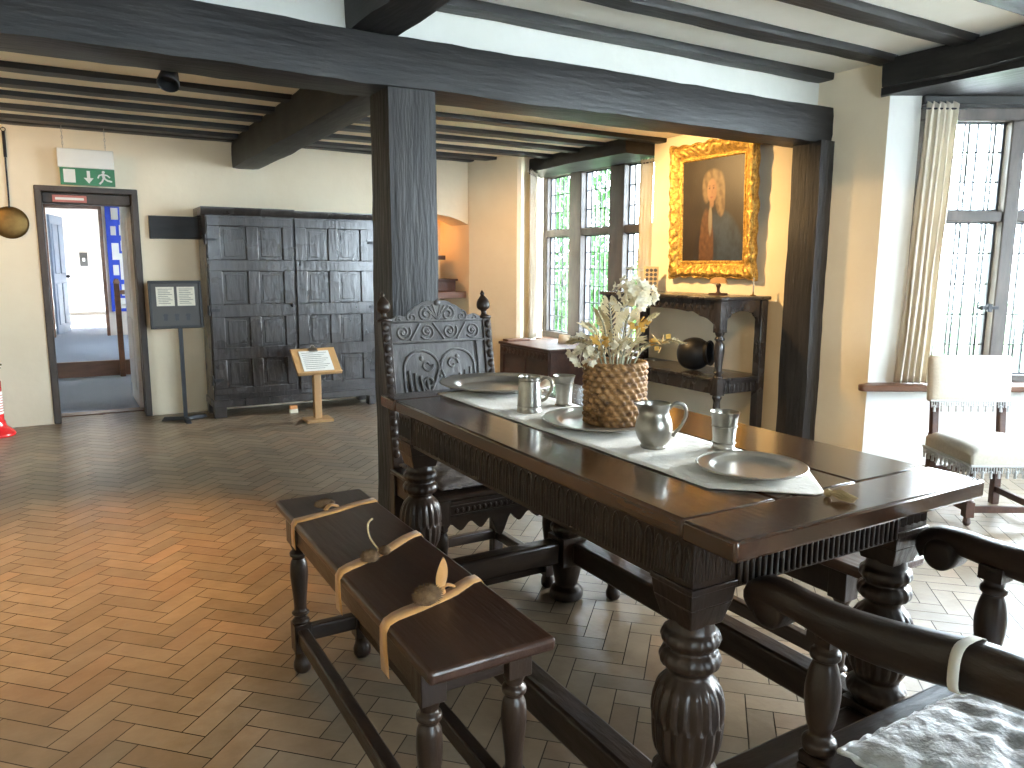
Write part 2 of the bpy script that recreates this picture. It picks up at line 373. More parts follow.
# timbers
def timber(name, lo, hi, ax, m, label, amp=.008, seed=0, cat='beam'):
    b = MB(); L = hi[ax]-lo[ax]; b.wob(lo, hi, max(6, int(L*9)), amp, ax, seed, nsec=4)
    return struct(name, b, M[m], label, cat, ang=50)
timber('main_beam', (-2.6, 3.45, 2.12), (WX, 3.75, 2.355), 0, 'beam', 'long heavy dark beam crossing the room above the posts', .014, 1)
b = MB(); b.wob((1.36, 3.48, 0), (1.615, 3.745, 2.13), 26, .010, 2, 2, nsec=5)
struct('timber_post', b, M['beamz'], 'thick dark timber post standing behind the carved chair', 'post', ang=50)
b = MB(); b.wob((4.36, 3.42, 0), (WX, 3.66, 2.13), 24, .009, 2, 3, nsec=4)
struct('wall_post', b, M['beamz'], 'dark timber post against the right wall under the beam end', 'post', ang=50)
timber('cross_beam', (1.33, 3.75, 2.13), (1.56, BY, BZ), 1, 'beamy', 'dark cross beam from the post to the far wall', .008, 4)
b = MB(); b.wob((1.205, -3.0, 2.355), (1.43, 3.58, CZ), 40, .018, 1, 5, nsec=4)
struct('near_cross_beam', b, M['beamy'], 'dark rounded cross beam landing on top of the main beam', 'beam', ang=50)
ordn = ['first', 'second', 'third', 'fourth', 'fifth', 'sixth', 'seventh', 'eighth', 'ninth', 'tenth', 'eleventh', 'twelfth', 'thirteenth']
for k in range(13):
    y = 3.45-.475*k
    timber('ceiling_joist', (1.43, y, 2.527), (WX-.02 if y > 3.1 or y < -.9 else 4.44, y+.125, CZ+.02), 0, 'beam', 'dark joist across the near ceiling, %s in front of the main beam' % ordn[k], .007, 10+k)
    timber('ceiling_joist', (-2.6, y-.06, 2.527), (1.20, y+.065, CZ+.02), 0, 'beam', 'dark joist on the left of the near cross beam, %s in front of the main beam' % ordn[k], .007, 40+k)
JY = [3.80, 4.19, 4.61, 5.09, 5.54, 5.92, 6.38, 6.82]
for k, y in enumerate(JY):
    timber('ceiling_joist', (-2.6, y, 2.345), (1.34, y+.125, BZ+.02), 0, 'beam', 'dark joist across the far left ceiling, %s behind the main beam' % ordn[k], .006, 60+k)
    timber('ceiling_joist', (1.55, y, 2.345), (4.2 if y > 5.2 else WX, y+.125, BZ+.02), 0, 'beam', 'dark joist across the far right ceiling, %s behind the main beam' % ordn[k], .006, 80+k)
timber('ceiling_joist', (-2.6, 7.02, 2.345), (3.66, 7.13, BZ+.02), 0, 'beam', 'dark joist lying along the top of the far wall', .005, 99)
timber('window_beam', (4.18, 5.24, 2.25), (4.62, 7.25, BZ+.01), 1, 'beamy', 'dark beam running along above the far window', .007, 120)
timber('bay_beam', (4.40, -.9, 2.39), (4.66, 3.05, 2.56), 1, 'beamy', 'dark beam over the opening of the window bay', .010, 121)
timber('wall_timber', (.635, BY-.05, 1.51), (1.25, BY+.05, 1.70), 0, 'beam', 'short dark timber set in the far wall beside the press', .006, 122)

# ------------------------------------------------------------------ windows
def window(idx, T, w, z0, z1, zt, lights, label, leads=5, hs=.185, mul=.08, dep=.12, cat='window'):
    root = thing('window_%d' % idx, label, cat, (0, 0, 0), 0, None, 'structure')
    f = MB(); f.mx = T
    e = .07
    f.box(0, w, 0, dep, z0-.08, z0); f.box(0, w, 0, dep, z1, z1+.08)
    f.box(0, lights[0][0], 0, dep, z0, z1); f.box(lights[-1][1], w, 0, dep, z0, z1)
    for a, c in zip(lights[:-1], lights[1:]): f.box(a[1], c[0], -.02, dep, z0, z1)
    for (a, c) in lights: f.box(a, c, -.01, dep, zt-.035, zt+.035)
    part('window_frame', f, M['frame'], root, bevel=.008)
    for (a, c) in lights:
        for (p, q) in ((z0, zt-.035), (zt+.035, z1)):
            g = MB(); g.mx = T; g.box(a, c, .060, .064, p, q)
            part('pane', g, M['glass'], root)
            l = MB(); l.mx = T
            for i in range(1, leads+1): x = a+(c-a)*i/(leads+1); l.box(x-.005, x+.005, .054, .070, p, q)
            nh = max(1, round((q-p)/hs))
            for i in range(1, nh): z = p+(q-p)*i/nh; l.box(a, c, .054, .070, z-.004, z+.004)
            for i in range(1, leads+1, 2):
                x = a+(c-a)*(i+.5)/(leads+1); l.box(x-.007, x+.007, .080, .094, p, q)
            l.box(a, a+.012, .05, .075, p, q); l.box(c-.012, c, .05, .075, p, q); l.box(a, c, .05, .075, p, p+.012); l.box(a, c, .05, .075, q-.012, q)
            part('leading', l, M['lead'], root)
    return root
# far window: local x runs along -Y from 7.22
T1 = frm((0, -1, 0), (1, 0, 0), (0, 0, 1), (4.62, 7.22, 0))
w1 = window(1, T1, 1.98, .58, 2.25, 1.65, [(.09, .54), (.75, 1.22), (1.44, 1.90)], 'leaded oak window in the far right corner looking on to greenery')
T2 = BAY @ Matrix.Translation((.20, .06, 0))
w2 = window(2, T2, 1.95, .60, 2.22, 1.63, [(.10, .605), (.70, 1.20), (1.30, 1.85)], 'bright leaded window of the bay beside the fringed chair')
h = MB(); h.mx = T2      # wrought iron fastener on the first mullion
h.box(.53, .63, -.03, -.015, 1.035, 1.055); h.ball((.52, -.022, 1.045), .016); h.box(.56, .585, -.035, -.01, 1.02, 1.07)
part('latch', h, M['iron'], w2)
window(3, BAY2 @ Matrix.Translation((0, .06, 0)), 1.35, .60, 2.22, 1.63, [(.08, .62), (.72, 1.27)], 'leaded middle window of the bay beyond the frame edge')
window(4, BAY3 @ Matrix.Translation((0, .06, 0)), L3-.15, .60, 2.22, 1.63, [(.08, .6), (.7, 1.22), (1.32, L3-.25)], 'leaded near window of the bay beyond the frame edge')
TF = frm((1, 0, 0), (0, -1, 0), (0, 0, 1), (.6, -2.98, 0))
window(5, TF, 1.7, .78, 2.22, 1.6, [(.1, .8), (.9, 1.6)], 'added leaded window behind the viewer for fill daylight')
# sills
b = MB(); b.mx = BAY
pts = [(-.105, -.105), (-.095, -.130), (-.07, -.140), (2.12, -.135), (2.12, .06), (.0, .06), (.0, .0), (-.06, -.05), (-.095, -.075)]
b.prism(pts, .515, .555)
struct('trim_1', b, M['sill'], 'brown wooden window board of the bay with a rounded end', 'window sill', bevel=.008)
b = MB(); b.box(4.46, 4.63, 5.25, 7.12, .48, .515)
struct('trim_2', b, M['sill'], 'dark wooden sill of the far window', 'window sill', bevel=.006)
# door frame
b = MB(); b.box(-.165, -.115, BY-.02, BY+.2, 0, 1.87); b.box(.515, .565, BY-.02, BY+.2, 0, 1.87); b.box(-.165, .565, BY-.02, BY+.2, 1.86, 1.905); b.box(-.115, .515, BY+.05, BY+.2, 1.775, 1.86)
struct('trim_3', b, M['frame'], 'dark oak frame of the far doorway', 'door frame', bevel=.008)

# ------------------------------------------------------------------ passage beyond the doorway
b = MB(); b.box(-1.2, 2.2, 7.52, 10.0, -.1, -.003); b.box(-1.2, 2.2, 10.06, 15.5, .0, .17)
struct('floor_passage', b, M['carpet'], 'blue grey carpet of the passage beyond the doorway', 'floor')
b = MB(); b.box(-1.19, 2.19, 10.0, 10.06, -.06, .175)
solo('step_riser', b, M['sill'], 'brown wooden step riser across the passage floor', 'step', (.4, 10.03, 0), bevel=.006)
struct('wall_passage_left', MB().box(-1.3, -1.2, 7.52, 16.2, 0, 2.6), M['hallwall'], 'pale left wall of the passage', 'wall')
b = MB(); b.box(2.2, 2.3, 7.52, 11.4, 0, 2.6); b.box(2.2, 2.3, 11.4, 12.2, 0, 1.2); b.box(2.2, 2.3, 11.4, 12.2, 1.9, 2.6); b.box(2.2, 2.3, 12.2, 13.6, 0, 2.6)  # unseen opening added in this wall so daylight reaches the passage
struct('wall_passage_right', b, M['hallwall'], 'pale right wall of the passage', 'wall')
b = MB(); b.box(-1.2, -.22, 13.6, 13.75, 0, 2.6); b.box(.55, 2.3, 13.6, 13.75, 0, 2.6); b.box(-.22, .55, 13.6, 13.75, 2.16, 2.6)
struct('wall_passage_end', b, M['hallwall'], 'pale end wall of the passage with the inner doorway', 'wall')
struct('wall_inner_back', MB().box(-1.3, 1.6, 16.2, 16.3, 0, 2.6), M['hallwall'], 'pale far wall of the inner room', 'wall')
b = MB(); b.box(1.5, 1.6, 13.75, 16.2, 0, 2.6)
struct('wall_inner_right', b, M['hallwall'], 'pale right wall of the inner room', 'wall')
b = MB(); b.box(-1.3, 2.3, 7.52, 16.3, 2.6, 2.7); struct('ceiling_passage', b, M['hallwall'], 'pale ceiling of the passage beyond the doorway', 'ceiling')
b = MB(); b.box(-.24, -.19, 13.55, 13.78, .17, 2.18); b.box(.51, .555, 13.55, 13.78, .17, 2.18); b.box(-.24, .555, 13.55, 13.78, 2.13, 2.18)
struct('trim_4', b, M['sill'], 'thin brown frame of the inner doorway', 'door frame', bevel=.006)
b = MB(); b.box(-1.2, 1.5, 16.12, 16.2, .17, .36); struct('baseboard_passage', b, M['frame'], 'brown skirting in the inner room', 'skirting')
b = MB(); b.box(DL, DR, 7.40, 7.56, -.02, .008)
struct('trim_5', b, M['sill'], 'low wooden threshold of the far doorway', 'threshold', bevel=.003)
# inner blue door, ajar
t = thing('door', 'blue grey panelled door ajar inside the inner doorway', 'door', (-.17, 13.82, .17))
d = MB(); d.mx = Matrix.Translation((-.17, 13.82, .19)) @ Matrix.Rotation(R3(78), 4, 'Z')
d.box(0, .84, -.02, .02, 0, 1.86)
for (x0, x1, z0, z1) in ((.1, .38, .15, .8), (.46, .74, .15, .8), (.1, .38, .95, 1.72), (.46, .74, .95, 1.72)):
    d.box(x0, x1, -.032, .032, z0, z1)
part('door_panel', d, M['bluegrey'], t, bevel=.01)
d2 = MB(); d2.mx = d.mx; d2.ball((.78, -.05, .9), .03); d2.box(.775, .785, -.05, 0, .893, .907)
part('handle', d2, M['iron'], t)
# pale door leaf folded back on the right of the doorway
t = thing('door', 'pale painted door leaf standing open on the right of the doorway', 'door', (.52, 7.55, 0))
d = MB(); d.mx = Matrix.Translation((.515, 7.50, .01)) @ Matrix.Rotation(R3(90.6), 4, 'Z')
d.box(0, .72, -.02, .02, 0, 1.83)
for (z0, z1) in ((.15, .8), (.95, 1.7)): d.box(.1, .62, -.03, .03, z0, z1)
part('door_panel', d, M['doorwhite'], t, bevel=.008)
d2 = MB(); d2.mx = d.mx; d2.tube([(.66, .02, .9), (.66, .06, .9), (.60, .065, .9)], .009); part('handle', d2, M['white'], t)
# newel post with handrail
t = thing('newel_post', 'brown wooden newel post rising beside the passage step', 'post', (.50, 9.85, 0))
d = MB(); d.box(.47, .53, 9.82, 9.88, 0, 1.08); d.frustum((.5, 9.85), 1.08, 1.13, .038, .02)
part('post', d, M['sill'], t, bevel=.006)
d = MB(); d.box(.53, 1.2, 9.83, 9.87, .95, 1.0); part('handrail', d, M['sill'], t, bevel=.01)
# blue and white hanging
t = thing('wall_hanging', 'blue hanging with white patches at the end of the passage', 'hanging', (.76, 13.57, .6))
d = MB(); d.box(.60, 1.0, 13.565, 13.585, .55, 2.24); part('cloth', d, M['cobalt'], t)
d = MB(); rnd = random.Random(5)
for (x0, x1, z0, z1) in ((.68, .78, 1.98, 2.16), (.66, .735, 1.74, 1.88), (.78, .87, 1.74, 1.90), (.66, .76, 1.36, 1.62), (.79, .87, 1.5, 1.66), (.66, .74, 1.12, 1.28), (.76, .90, 1.05, 1.46), (.66, .72, .84, 1.02), (.76, .86, .80, .98), (.66, .8, .6, .76), (.84, .98, 1.6, 1.8), (.84, .96, 1.95, 2.2)):
    d.box(x0, x1, 13.553, 13.566, z0, z1)
part('patch', d, M['white'], t)
t = thing('light_switch', 'small grey switch plate on the wall of the inner room', 'switch', (.32, 16.19, 1.25))
d = MB(); d.box(.25, .38, 16.17, 16.198, 1.25, 1.50); part('plate', d, M['grey'], t, bevel=.005)
d = MB(); d.box(.295, .335, 16.16, 16.172, 1.34, 1.40); part('toggle', d, M['white'], t)

# ------------------------------------------------------------------ outdoors
b = MB(); b.box(4.85, 40, -18, 6.4, -.5, -.40); struct('ground', b, M['gravel'], 'pale gravel outside the bay window', 'ground')
b = MB(); b.box(4.85, 40, 6.4, 40, -.5, -.40); struct('lawn', b, M['lawn'], 'green lawn outside the far window', 'lawn')
def bush(c, r, n, m, name, label, trunk=False, seed=0, size=.09):
    rd = random.Random(seed); t = thing(name, label, 'tree' if trunk else 'bush', (c[0], c[1], -.4))
    f = MB()
    for i in range(n):
        while True:
            p = Vector((rd.uniform(-1, 1), rd.uniform(-1, 1), rd.uniform(-1, 1)))
            if .25 < p.length < 1 and noise.noise(p*2.2+Vector((seed, 0, 0))) > -.12: break
        p = Vector((c[0]+p.x*r[0], c[1]+p.y*r[1], c[2]+p.z*r[2]))
        a = Matrix.Rotation(rd.uniform(0, 6.3), 4, 'Z') @ Matrix.Rotation(rd.uniform(-1.2, 1.2), 4, 'X')
        s = size*rd.uniform(.6, 1.4)
        f.add([(0, -s, 0), (s*.5, 0, s*.12), (0, s, 0), (-s*.5, 0, s*.12)], [(0, 1, 2), (0, 2, 3)], Matrix.Translation(p) @ a)
    part('foliage', f, M[m], t, kind='stuff')
    k = MB()
    if trunk:
        k.tube(curve([(c[0], c[1], -.42), (c[0]+.05, c[1], c[2]*.4), (c[0]-.05, c[1]+.05, c[2]+r[2]*.4)]), lambda q: .14-.09*q, 10)
    for i in range(6):
        a = i*1.05+seed; k.tube([(c[0], c[1], -.4 if not trunk else c[2]*.5), (c[0]+.3*r[0]*math.cos(a), c[1]+.3*r[1]*math.sin(a), c[2]), (c[0]+.7*r[0]*math.cos(a), c[1]+.7*r[1]*math.sin(a), c[2]+.4*r[2])], [.035, .025, .01], 6)
    part('trunk' if trunk else 'stems', k, M['bark'], t)
bush((7.3, 11.2, 1.2), (1.2, 1.2, 1.7), 4200, 'leafB', 'garden_tree', 'dark leafy small tree seen in the left light of the far window', True, 1)
bush((9.4, 12.4, .6), (1.1, .9, 1.2), 2200, 'leafA', 'garden_bush', 'fresh green bush seen low in the middle light of the far window', False, 2)
bush((8.6, 9.3, .6), (.9, .9, 1.2), 2200, 'leafA', 'garden_bush', 'fresh green bush seen low in the right light of the far window', False, 3)
bush((10.6, 15.2, 3.6), (1.3, 1.2, 1.4), 1500, 'leafB', 'garden_tree', 'taller tree with open crown standing far out in the garden', True, 4, .13)
bush((10.6, 11.0, 3.3), (.8, .8, .9), 800, 'leafA', 'garden_tree', 'slender light green tree seen in the right light of the far window', True, 6, .1)

# ------------------------------------------------------------------ refectory table
X0, X1, Y0, Y1 = .936, 1.688, .848, 2.512
LX, LY = (1.005, 1.625), (1.016, 2.335)
tb = thing('refectory_table', 'long dark oak refectory table with carved bulbous legs in the middle of the room', 'table', (1.312, 1.68, 0))
t = MB(); zt0, zt1 = .806, .846
g = .0012; ws = [X0, X0+.25, X0+.50, X1]
for a, c in zip(ws[:-1], ws[1:]): t.box(a+g, c-g, Y0+.13+g, Y1-.13-g, zt0, zt1)
t.box(X0-.003, X1+.003, Y0, Y0+.13, zt0, zt1+.0005); t.box(X0-.003, X1+.003, Y1-.13, Y1, zt0, zt1+.0005)
part('tabletop', t, M['top'], tb, bevel=.006, label='polished warm brown top with end clamps')
def flutes(mb, length, h, step, mx, r=.005, arch=True):
    n = int(length/step)
    for i in range(n):
        x = (i+.5)*length/n
        mb.tube([(x-step*.30, 0, .010), (x-step*.30, 0, h-.022), (x-step*.16, 0, h-.010), (x, 0, h-.006), (x+step*.16, 0, h-.010), (x+step*.30, 0, h-.022), (x+step*.30, 0, .010)], r*.8, 5, mx)
        mb.tube([(x, 0, .008), (x, 0, h*.5), (x, 0, h*.62)], [r*.9, r*.9, r*.3], 5, mx)
for s, x in ((-1, LX[0]-.050), (1, LX[1]+.050)):
    a = MB(); xo = x; a.box(min(xo, xo-s*.04), max(xo, xo-s*.04), LY[0]+.056, LY[1]-.056, .700, zt0)
    flutes(a, LY[1]-LY[0]-.112, .100, .034, frm((0, 1, 0), (s, 0, 0), (0, 0, 1), (xo, LY[0]+.056, .702)), .0045)
    part('side_apron', a, M['oaky'], tb, bevel=.003)
for s, y in ((-1, LY[0]-.050), (1, LY[1]+.050)):
    a = MB(); a.box(LX[0]+.056, LX[1]-.056, min(y, y-s*.04), max(y, y-s*.04), .690, zt0)
    a.box(LX[0]+.056, LX[1]-.056, min(y+s*.006, y-s*.03), max(y+s*.006, y-s*.03), .752, zt0)
    n_ = 30; dx_ = (LX[1]-LX[0]-.112)/n_
    for i in range(n_): xx_ = LX[0]+.056+(i+.5)*dx_; a.box(xx_-dx_*.27, xx_+dx_*.27, min(y, y+s*.010), max(y, y+s*.010), .698, .748)
    part('end_apron', a, M['oakx'], tb, bevel=.003)
legprof = curve([(.046, .26), (.054, .268), (.060, .278), (.066, .288), (.066, .300), (.058, .312), (.050, .322), (.054, .332), (.060, .345), (.066, .370), (.0690, .405), (.0695, .440), (.066, .468), (.058, .490), (.046, .505), (.040, .514), (.043, .522), (.056, .532), (.060, .545), (.055, .558), (.046, .566), (.051, .574), (.058, .585), (.055, .598), (.047, .606), (.044, .616), (.042, .628)], 4)
def legmod(a, z):
    if .330 < z < .505:
        k = min(1, (z-.330)/.02, (.505-z)/.02)
        return 1+.042*k*(abs(math.cos(9*a))*2-1) if z > .415 else 1+.035*k*(abs(math.sin(9*a))*2-1)
    if .527 < z < .602: return 1+.02*math.cos(16*a)
    if .28 < z < .31: return 1+.018*math.cos(18*a)
    return 1
for ix in LX:
    for iy in LY:
        sx = -1 if ix == LX[0] else 1; sy = -1 if iy == LY[0] else 1
        l = MB(); l.lathe(legprof, 72, (ix, iy, 0), legmod)
        l.frustum((ix, iy), .622, .668, .041, .053); l.frustum((ix, iy), .668, .700, .053, .057); l.box(ix-.059, ix+.059, iy-.059, iy+.059, .700, .712); l.box(ix-.055, ix+.055, iy-.055, iy+.055, .712, zt0)
        l.box(ix-.055, ix+.055, iy-.055, iy+.055, .148, .262)
        l.lathe(curve([(.052, .0), (.063, .006), (.066, .022), (.062, .040), (.050, .052), (.044, .060), (.047, .080), (.056, .120), (.060, .150)], 4), 32, (ix, iy, 0))
        lg = part('leg', l, M['oak'], tb, bevel=.004, ang=30)
        c = MB()        # carved arcading on the two outer faces of the leg head
        for T in (frm((1, 0, 0), (0, sy, 0), (0, 0, 1), (ix-.051, iy+sy*.055, .716)), frm((0, 1, 0), (sx, 0, 0), (0, 0, 1), (ix+sx*.055, iy-.051, .716))):
            flutes(c, .102, .082, .0255, T, .0042)
        part('carving', c, M['oak'], lg)
for s_, x in ((-1, LX[0]-.022), (1, LX[1]+.022)):
    a = MB(); a.box(x-.036, x+.036, LY[0]+.057, LY[1]-.057, .160, .248); part('side_stretcher', a, M['oaky'], tb, bevel=.010)
for y in LY:
    a = MB(); a.box(LX[0]+.057, LX[1]-.057, y-.036, y+.036, .160, .248); part('end_stretcher', a, M['oakx'], tb, bevel=.010)

# ------------------------------------------------------------------ benches
def legturn(c, top, z0=.16, r=.026, splay=(0, 0)):
    pr = [(.80, 0), (1, .02), (1.05, .05), (.8, .075), (.62, .10), (1.0, .125), (1.02, .15), (.75, .175), (.8, .30), (1.02, .52), (1.08, .62), (.98, .74), (.72, .80), (1.02, .83), (1.0, .87), (.72, .90), (.9, .95), (1.05, 1)]
    return curve([(r*a, z0+(top-z0)*b) for a, b in pr], 3)
def make_bench(x0, x1, y0, y1, h, label):
    cx, cy = (x0+x1)/2, (y0+y1)/2
    B = thing('joined_bench', label, 'bench', (cx, cy, 0), 0)
    t = MB(); t.box(x0, x1, y0, y1, h-.03, h); part('seat', t, M['bench'], B, bevel=.009, seg=3)
    ix, iy = .042, .10
    for sx in (-1, 1):
        a = MB(); xx = x0+ix if sx < 0 else x1-ix
        a.box(xx-.013, xx+.013, y0+iy+.03, y1-iy-.03, h-.115, h-.03); part('side_apron', a, M['oaky'], B, bevel=.004)
        a = MB(); a.box(xx-.018, xx+.018, y0+iy-.005, y1-iy+.005, .105, .155); part('side_stretcher', a, M['oaky'], B, bevel=.006)
    for sy in (-1, 1):
        yy = y0+iy if sy < 0 else y1-iy
        a = MB(); a.box(x0+ix+.03, x1-ix-.03, yy-.013, yy+.013, h-.105, h-.03); part('end_apron', a, M['oakx'], B, bevel=.004)
        a = MB(); a.box(x0+ix+.024, x1-ix-.024, yy-.018, yy+.018, .105, .155); part('end_stretcher', a, M['oakx'], B, bevel=.006)
        for sx in (-1, 1):
            xx = x0+ix if sx < 0 else x1-ix
            l = MB(); l.lathe(legturn(None, h-.11, .165), 24, (xx, yy, 0))
            l.box(xx-.028, xx+.028, yy-.028, yy+.028, h-.115, h-.031); l.box(xx-.027, xx+.027, yy-.027, yy+.027, .075, .17)
            l.lathe(curve([(.018, 0), (.027, .01), (.029, .03), (.022, .055), (.026, .078)], 3), 20, (xx, yy, 0))
            part('leg', l, M['oak'], B, bevel=.003, ang=30)
    return B
BX0, BX1, BY0, BY1, BH = .528, .812, 1.197, 2.400, .552
make_bench(BX0, BX1, BY0, BY1, BH, 'narrow dark oak bench with ribbons tied over its seat')
make_bench(1.735, 1.985, 1.13, 2.33, .52, 'dark oak bench half hidden on the window side of the table')

def ribbon(yl, yr, label, hang, seed, bow=False):
    # strip of ribbon lying over the seat, hanging down at the left side and over the right edge
    w = .021; z = BH+.0022; P = []
    path = [(BX0-.008, yl-.015, BH-hang), (BX0-.007, yl-.006, BH-hang*.5), (BX0-.005, yl, BH-.012), (BX0+.004, yl, z+.001)]
    for i in range(1, 10):
        q = i/10; path.append((BX0+(BX1-BX0)*q, yl+(yr-yl)*q+.006*math.sin(q*7+seed), z+.0006*math.sin(q*9)))
    path += [(BX1-.003, yr, z), (BX1+.005, yr, BH-.012), (BX1+.006, yr-.004, BH-.055)]
    for i, p in enumerate(path):
        P.append([(p[0], p[1]-w*(1+.12*math.sin(i*1.3+seed)), p[2]), (p[0], p[1], p[2]+.0008), (p[0], p[1]+w*(1+.1*math.cos(i*1.1)), p[2])])
    t = thing('ribbon', label, 'ribbon', ((BX0+BX1)/2, (yl+yr)/2, BH), 0, 'ribbons tied over the bench')
    b = MB(); b.grid(P); o = part('band', b, M['ribbon'], t, ang=60)
    s = o.modifiers.new('thick', 'SOLIDIFY'); s.thickness = .0012
    return t
r1 = ribbon(1.425, 1.535, 'golden ribbon tied over the bench at its near end, with an upright loop', .105, 1)
r2 = ribbon(1.735, 1.895, 'golden ribbon laid over the middle of the bench', .095, 2)
r3 = ribbon(2.165, 2.245, 'golden ribbon tied over the far end of the bench', .075, 3)
def leafloop(par, c, hgt, wid, lean):
    b = MB(); P = []
    for i in range(9):
        q = i/8; ww = wid*math.sin(PI*min(1, q*.93+.05))**.8
        x = c[0]+lean*q; P.append([(x-ww*.85, c[1]-ww*.3, c[2]+hgt*q), (x, c[1]+.008*math.sin(q*3), c[2]+hgt*q+.001), (x+ww*.85, c[1]+ww*.3, c[2]+hgt*q)])
    b.grid(P); o = part('loop', b, M['ribbon'], par, ang=60); s = o.modifiers.new('thick', 'SOLIDIFY'); s.thickness = .0015
    k = MB(); k.ball((c[0], c[1], c[2]+.006), .011, 8, sc=(1.2, 1, .8), nz=.5, seed=3); k.tube(curve([(c[0], c[1], c[2]+.008), (c[0]+.02, c[1]+.008, c[2]+.014), (c[0]+.04, c[1]+.006, c[2]+.006)]), .006, 6, flat=.6)
    part('knot', k, M['ribbon'], par)
leafloop(r1, (.690, 1.497, BH+.003), .085, .021, .008)
k = MB(); k.tube(curve([(.630, 2.19, BH+.012), (.650, 2.205, BH+.02), (.675, 2.21, BH+.012)]), .008, 7, flat=.5)
part('knot', k, M['ribbon'], r3)
def teasel(c, r, label, seed, stalk=None, sc=(1.15, 1, .82)):
    rd = random.Random(seed)
    t = thing('teasel_head', label, 'teasel', (c[0], c[1], BH), 0, 'dried teasel heads on the bench')
    b = MB(); b.ball((c[0], c[1], c[2]), r*.86, 12, sc=sc, nz=.15, seed=seed)
    for i in range(520):
        d = Vector((rd.gauss(0, 1), rd.gauss(0, 1), rd.gauss(0, 1))).normalized()
        if d.z < -.55: continue
        u = d.orthogonal().normalized()*(r*.035); v = d.cross(u).normalized()*(r*.035)
        p = Vector((c[0]+d.x*r*.80*sc[0], c[1]+d.y*r*.80*sc[1], c[2]+d.z*r*.80*sc[2]))
        tip = Vector((c[0]+d.x*r*1.12*sc[0], c[1]+d.y*r*1.12*sc[1], c[2]+d.z*r*1.12*sc[2]))
        b.add([p+u, p-u*.5+v, p-u*.5-v, tip], [(0, 1, 3), (1, 2, 3), (2, 0, 3)])
    part('head', b, M['teasel'], t, ang=180)
    if stalk:
        s = MB(); s.tube(curve(stalk, 5), .0028, 6); part('stalk', s, M['straw'], t)
teasel((.643, 1.462, BH+.023), .030, 'large bristly teasel head beside the near ribbon on the bench', 1)
teasel((.615, 1.755, BH+.018), .022, 'pale teasel head lying left on the middle ribbon', 2, None)
teasel((.665, 1.785, BH+.013), .016, 'smaller teasel head with curved straw stalk on the middle ribbon', 3, [(.655, 1.80, BH+.012), (.645, 1.84, BH+.035), (.648, 1.86, BH+.065), (.662, 1.862, BH+.078)], (1, 1, .85))
teasel((.640, 2.235, BH+.017), .021, 'teasel head at the far end of the bench', 4, None, (1.5, .9, .8))

# ------------------------------------------------------------------ things on the table
TZ = .847
# linen runner
b = MB(); P = []
ys = [2.425-(2.425-1.093)*i/46 for i in range(47)]
for y in ys:
    P.append([(1.266+.154*(j/6-1), y, TZ+.0012+.0007*math.sin(y*31+j)) for j in range(13)])
for q in (.2, .4, .6, .8, .93):
    P.append([(1.266+.016*q+.154*(j/6-1)*(1-q*.97), 1.093-.150*q, TZ+.0012) for j in range(13)])
rn = thing('table_runner', 'white linen runner with a pointed end along the tabletop', 'table runner', (1.266, 1.70, TZ))
b.grid(P); o = part('cloth', b, M['linen'], rn, ang=60)
s = o.modifiers.new('thick', 'SOLIDIFY'); s.thickness = .0016; s.offset = 1
t = MB(); t.ball((1.282, .936, TZ+.0085), .0085, 8)
for i in range(26):
    a = i*2.4; rr = .004+.010*((i*37) % 26)/26
    t.tube([(1.282+.002*math.cos(a), .931, TZ+.011), (1.283+rr*.7*math.cos(a), .910, TZ+.012+.008*math.sin(a)), (1.289+rr*1.1*math.cos(a), .884, TZ+.007+.005*math.sin(a))], [.003, .0026, .0012], 5)
part('tassel', t, M['straw'], rn, label='golden tassel')

def pewter(name, prof, c, label, cat, n=48, m='pewter'):
    t = thing(name, label, cat, c)
    b = MB(); b.lathe(prof, n, c, caps=True)
    return t, b
def plate(name, c, R, h, label, cat):
    pr = curve([(R*.50, 0), (R*.62, .0015), (R*.70, h*.45), (R*.76, h*.8), (R*.96, h*.96), (R, h), (R*1.005, h+.003), (R*.985, h+.0045), (R*.95, h+.002), (R*.78, h*.85+.002), (R*.71, h*.5+.002), (R*.62, .004), (R*.3, .0035), (0, .0035)], 4)
    b = MB(); b.lathe(pr, 72, c); return solo(name, b, M['pewter_in'], label, cat, c, ang=60)
RZ = TZ+.0035
plate('platter', (1.359, 2.408, RZ), 0.2195, 0.0246, 'large round pewter platter at the far end of the table', 'plate')
plate('charger', (1.304, 1.703, RZ), 0.175, 0.01703, 'pewter charger under the flower basket', 'plate')
plate('dinner_plate', (1.288, 1.14, RZ), 0.1201, 0.01324, 'small pewter plate at the near end of the runner', 'plate')
def vessel(name, c, prof, inner, label, cat, handle=None, spout=False, rings=()):
    t = thing(name, label, cat, c)
    q = .946; prof = [(r*q, z*q) for r, z in prof]; inner = [(r*q, z*q) for r, z in inner]; rings = [(z*q, r*q) for z, r in rings]
    b = MB(); mod = None
    if spout:
        def mod(a, z):
            k = max(0, math.cos(a-spout))**14; zz = z/prof[-1][1]
            return 1+.32*k*max(0, (zz-.72)/.28)
    b.lathe(prof+inner, 48, c, mod)
    part('body', b, M['pewter'], t, ang=50)
    for z, r in rings:
        k = MB(); k.lathe(curve([(r-.001, z-.0025), (r+.0018, z), (r-.001, z+.0025)], 2), 48, c, caps=False); part('band', k, M['pewter'], t)
    if handle:
        h = MB(); h.tube([(c[0]+p[0], c[1]+p[1], c[2]+p[2]) for p in curve(handle, 6)], .0048, 8); part('handle', h, M['pewter'], t)
    return t
hd = Vector((math.cos(R3(-30)), math.sin(R3(-30)), 0))          # handles point to the right of the view
def hp(r, z): return (hd.x*r*.946, hd.y*r*.946, z*.946)
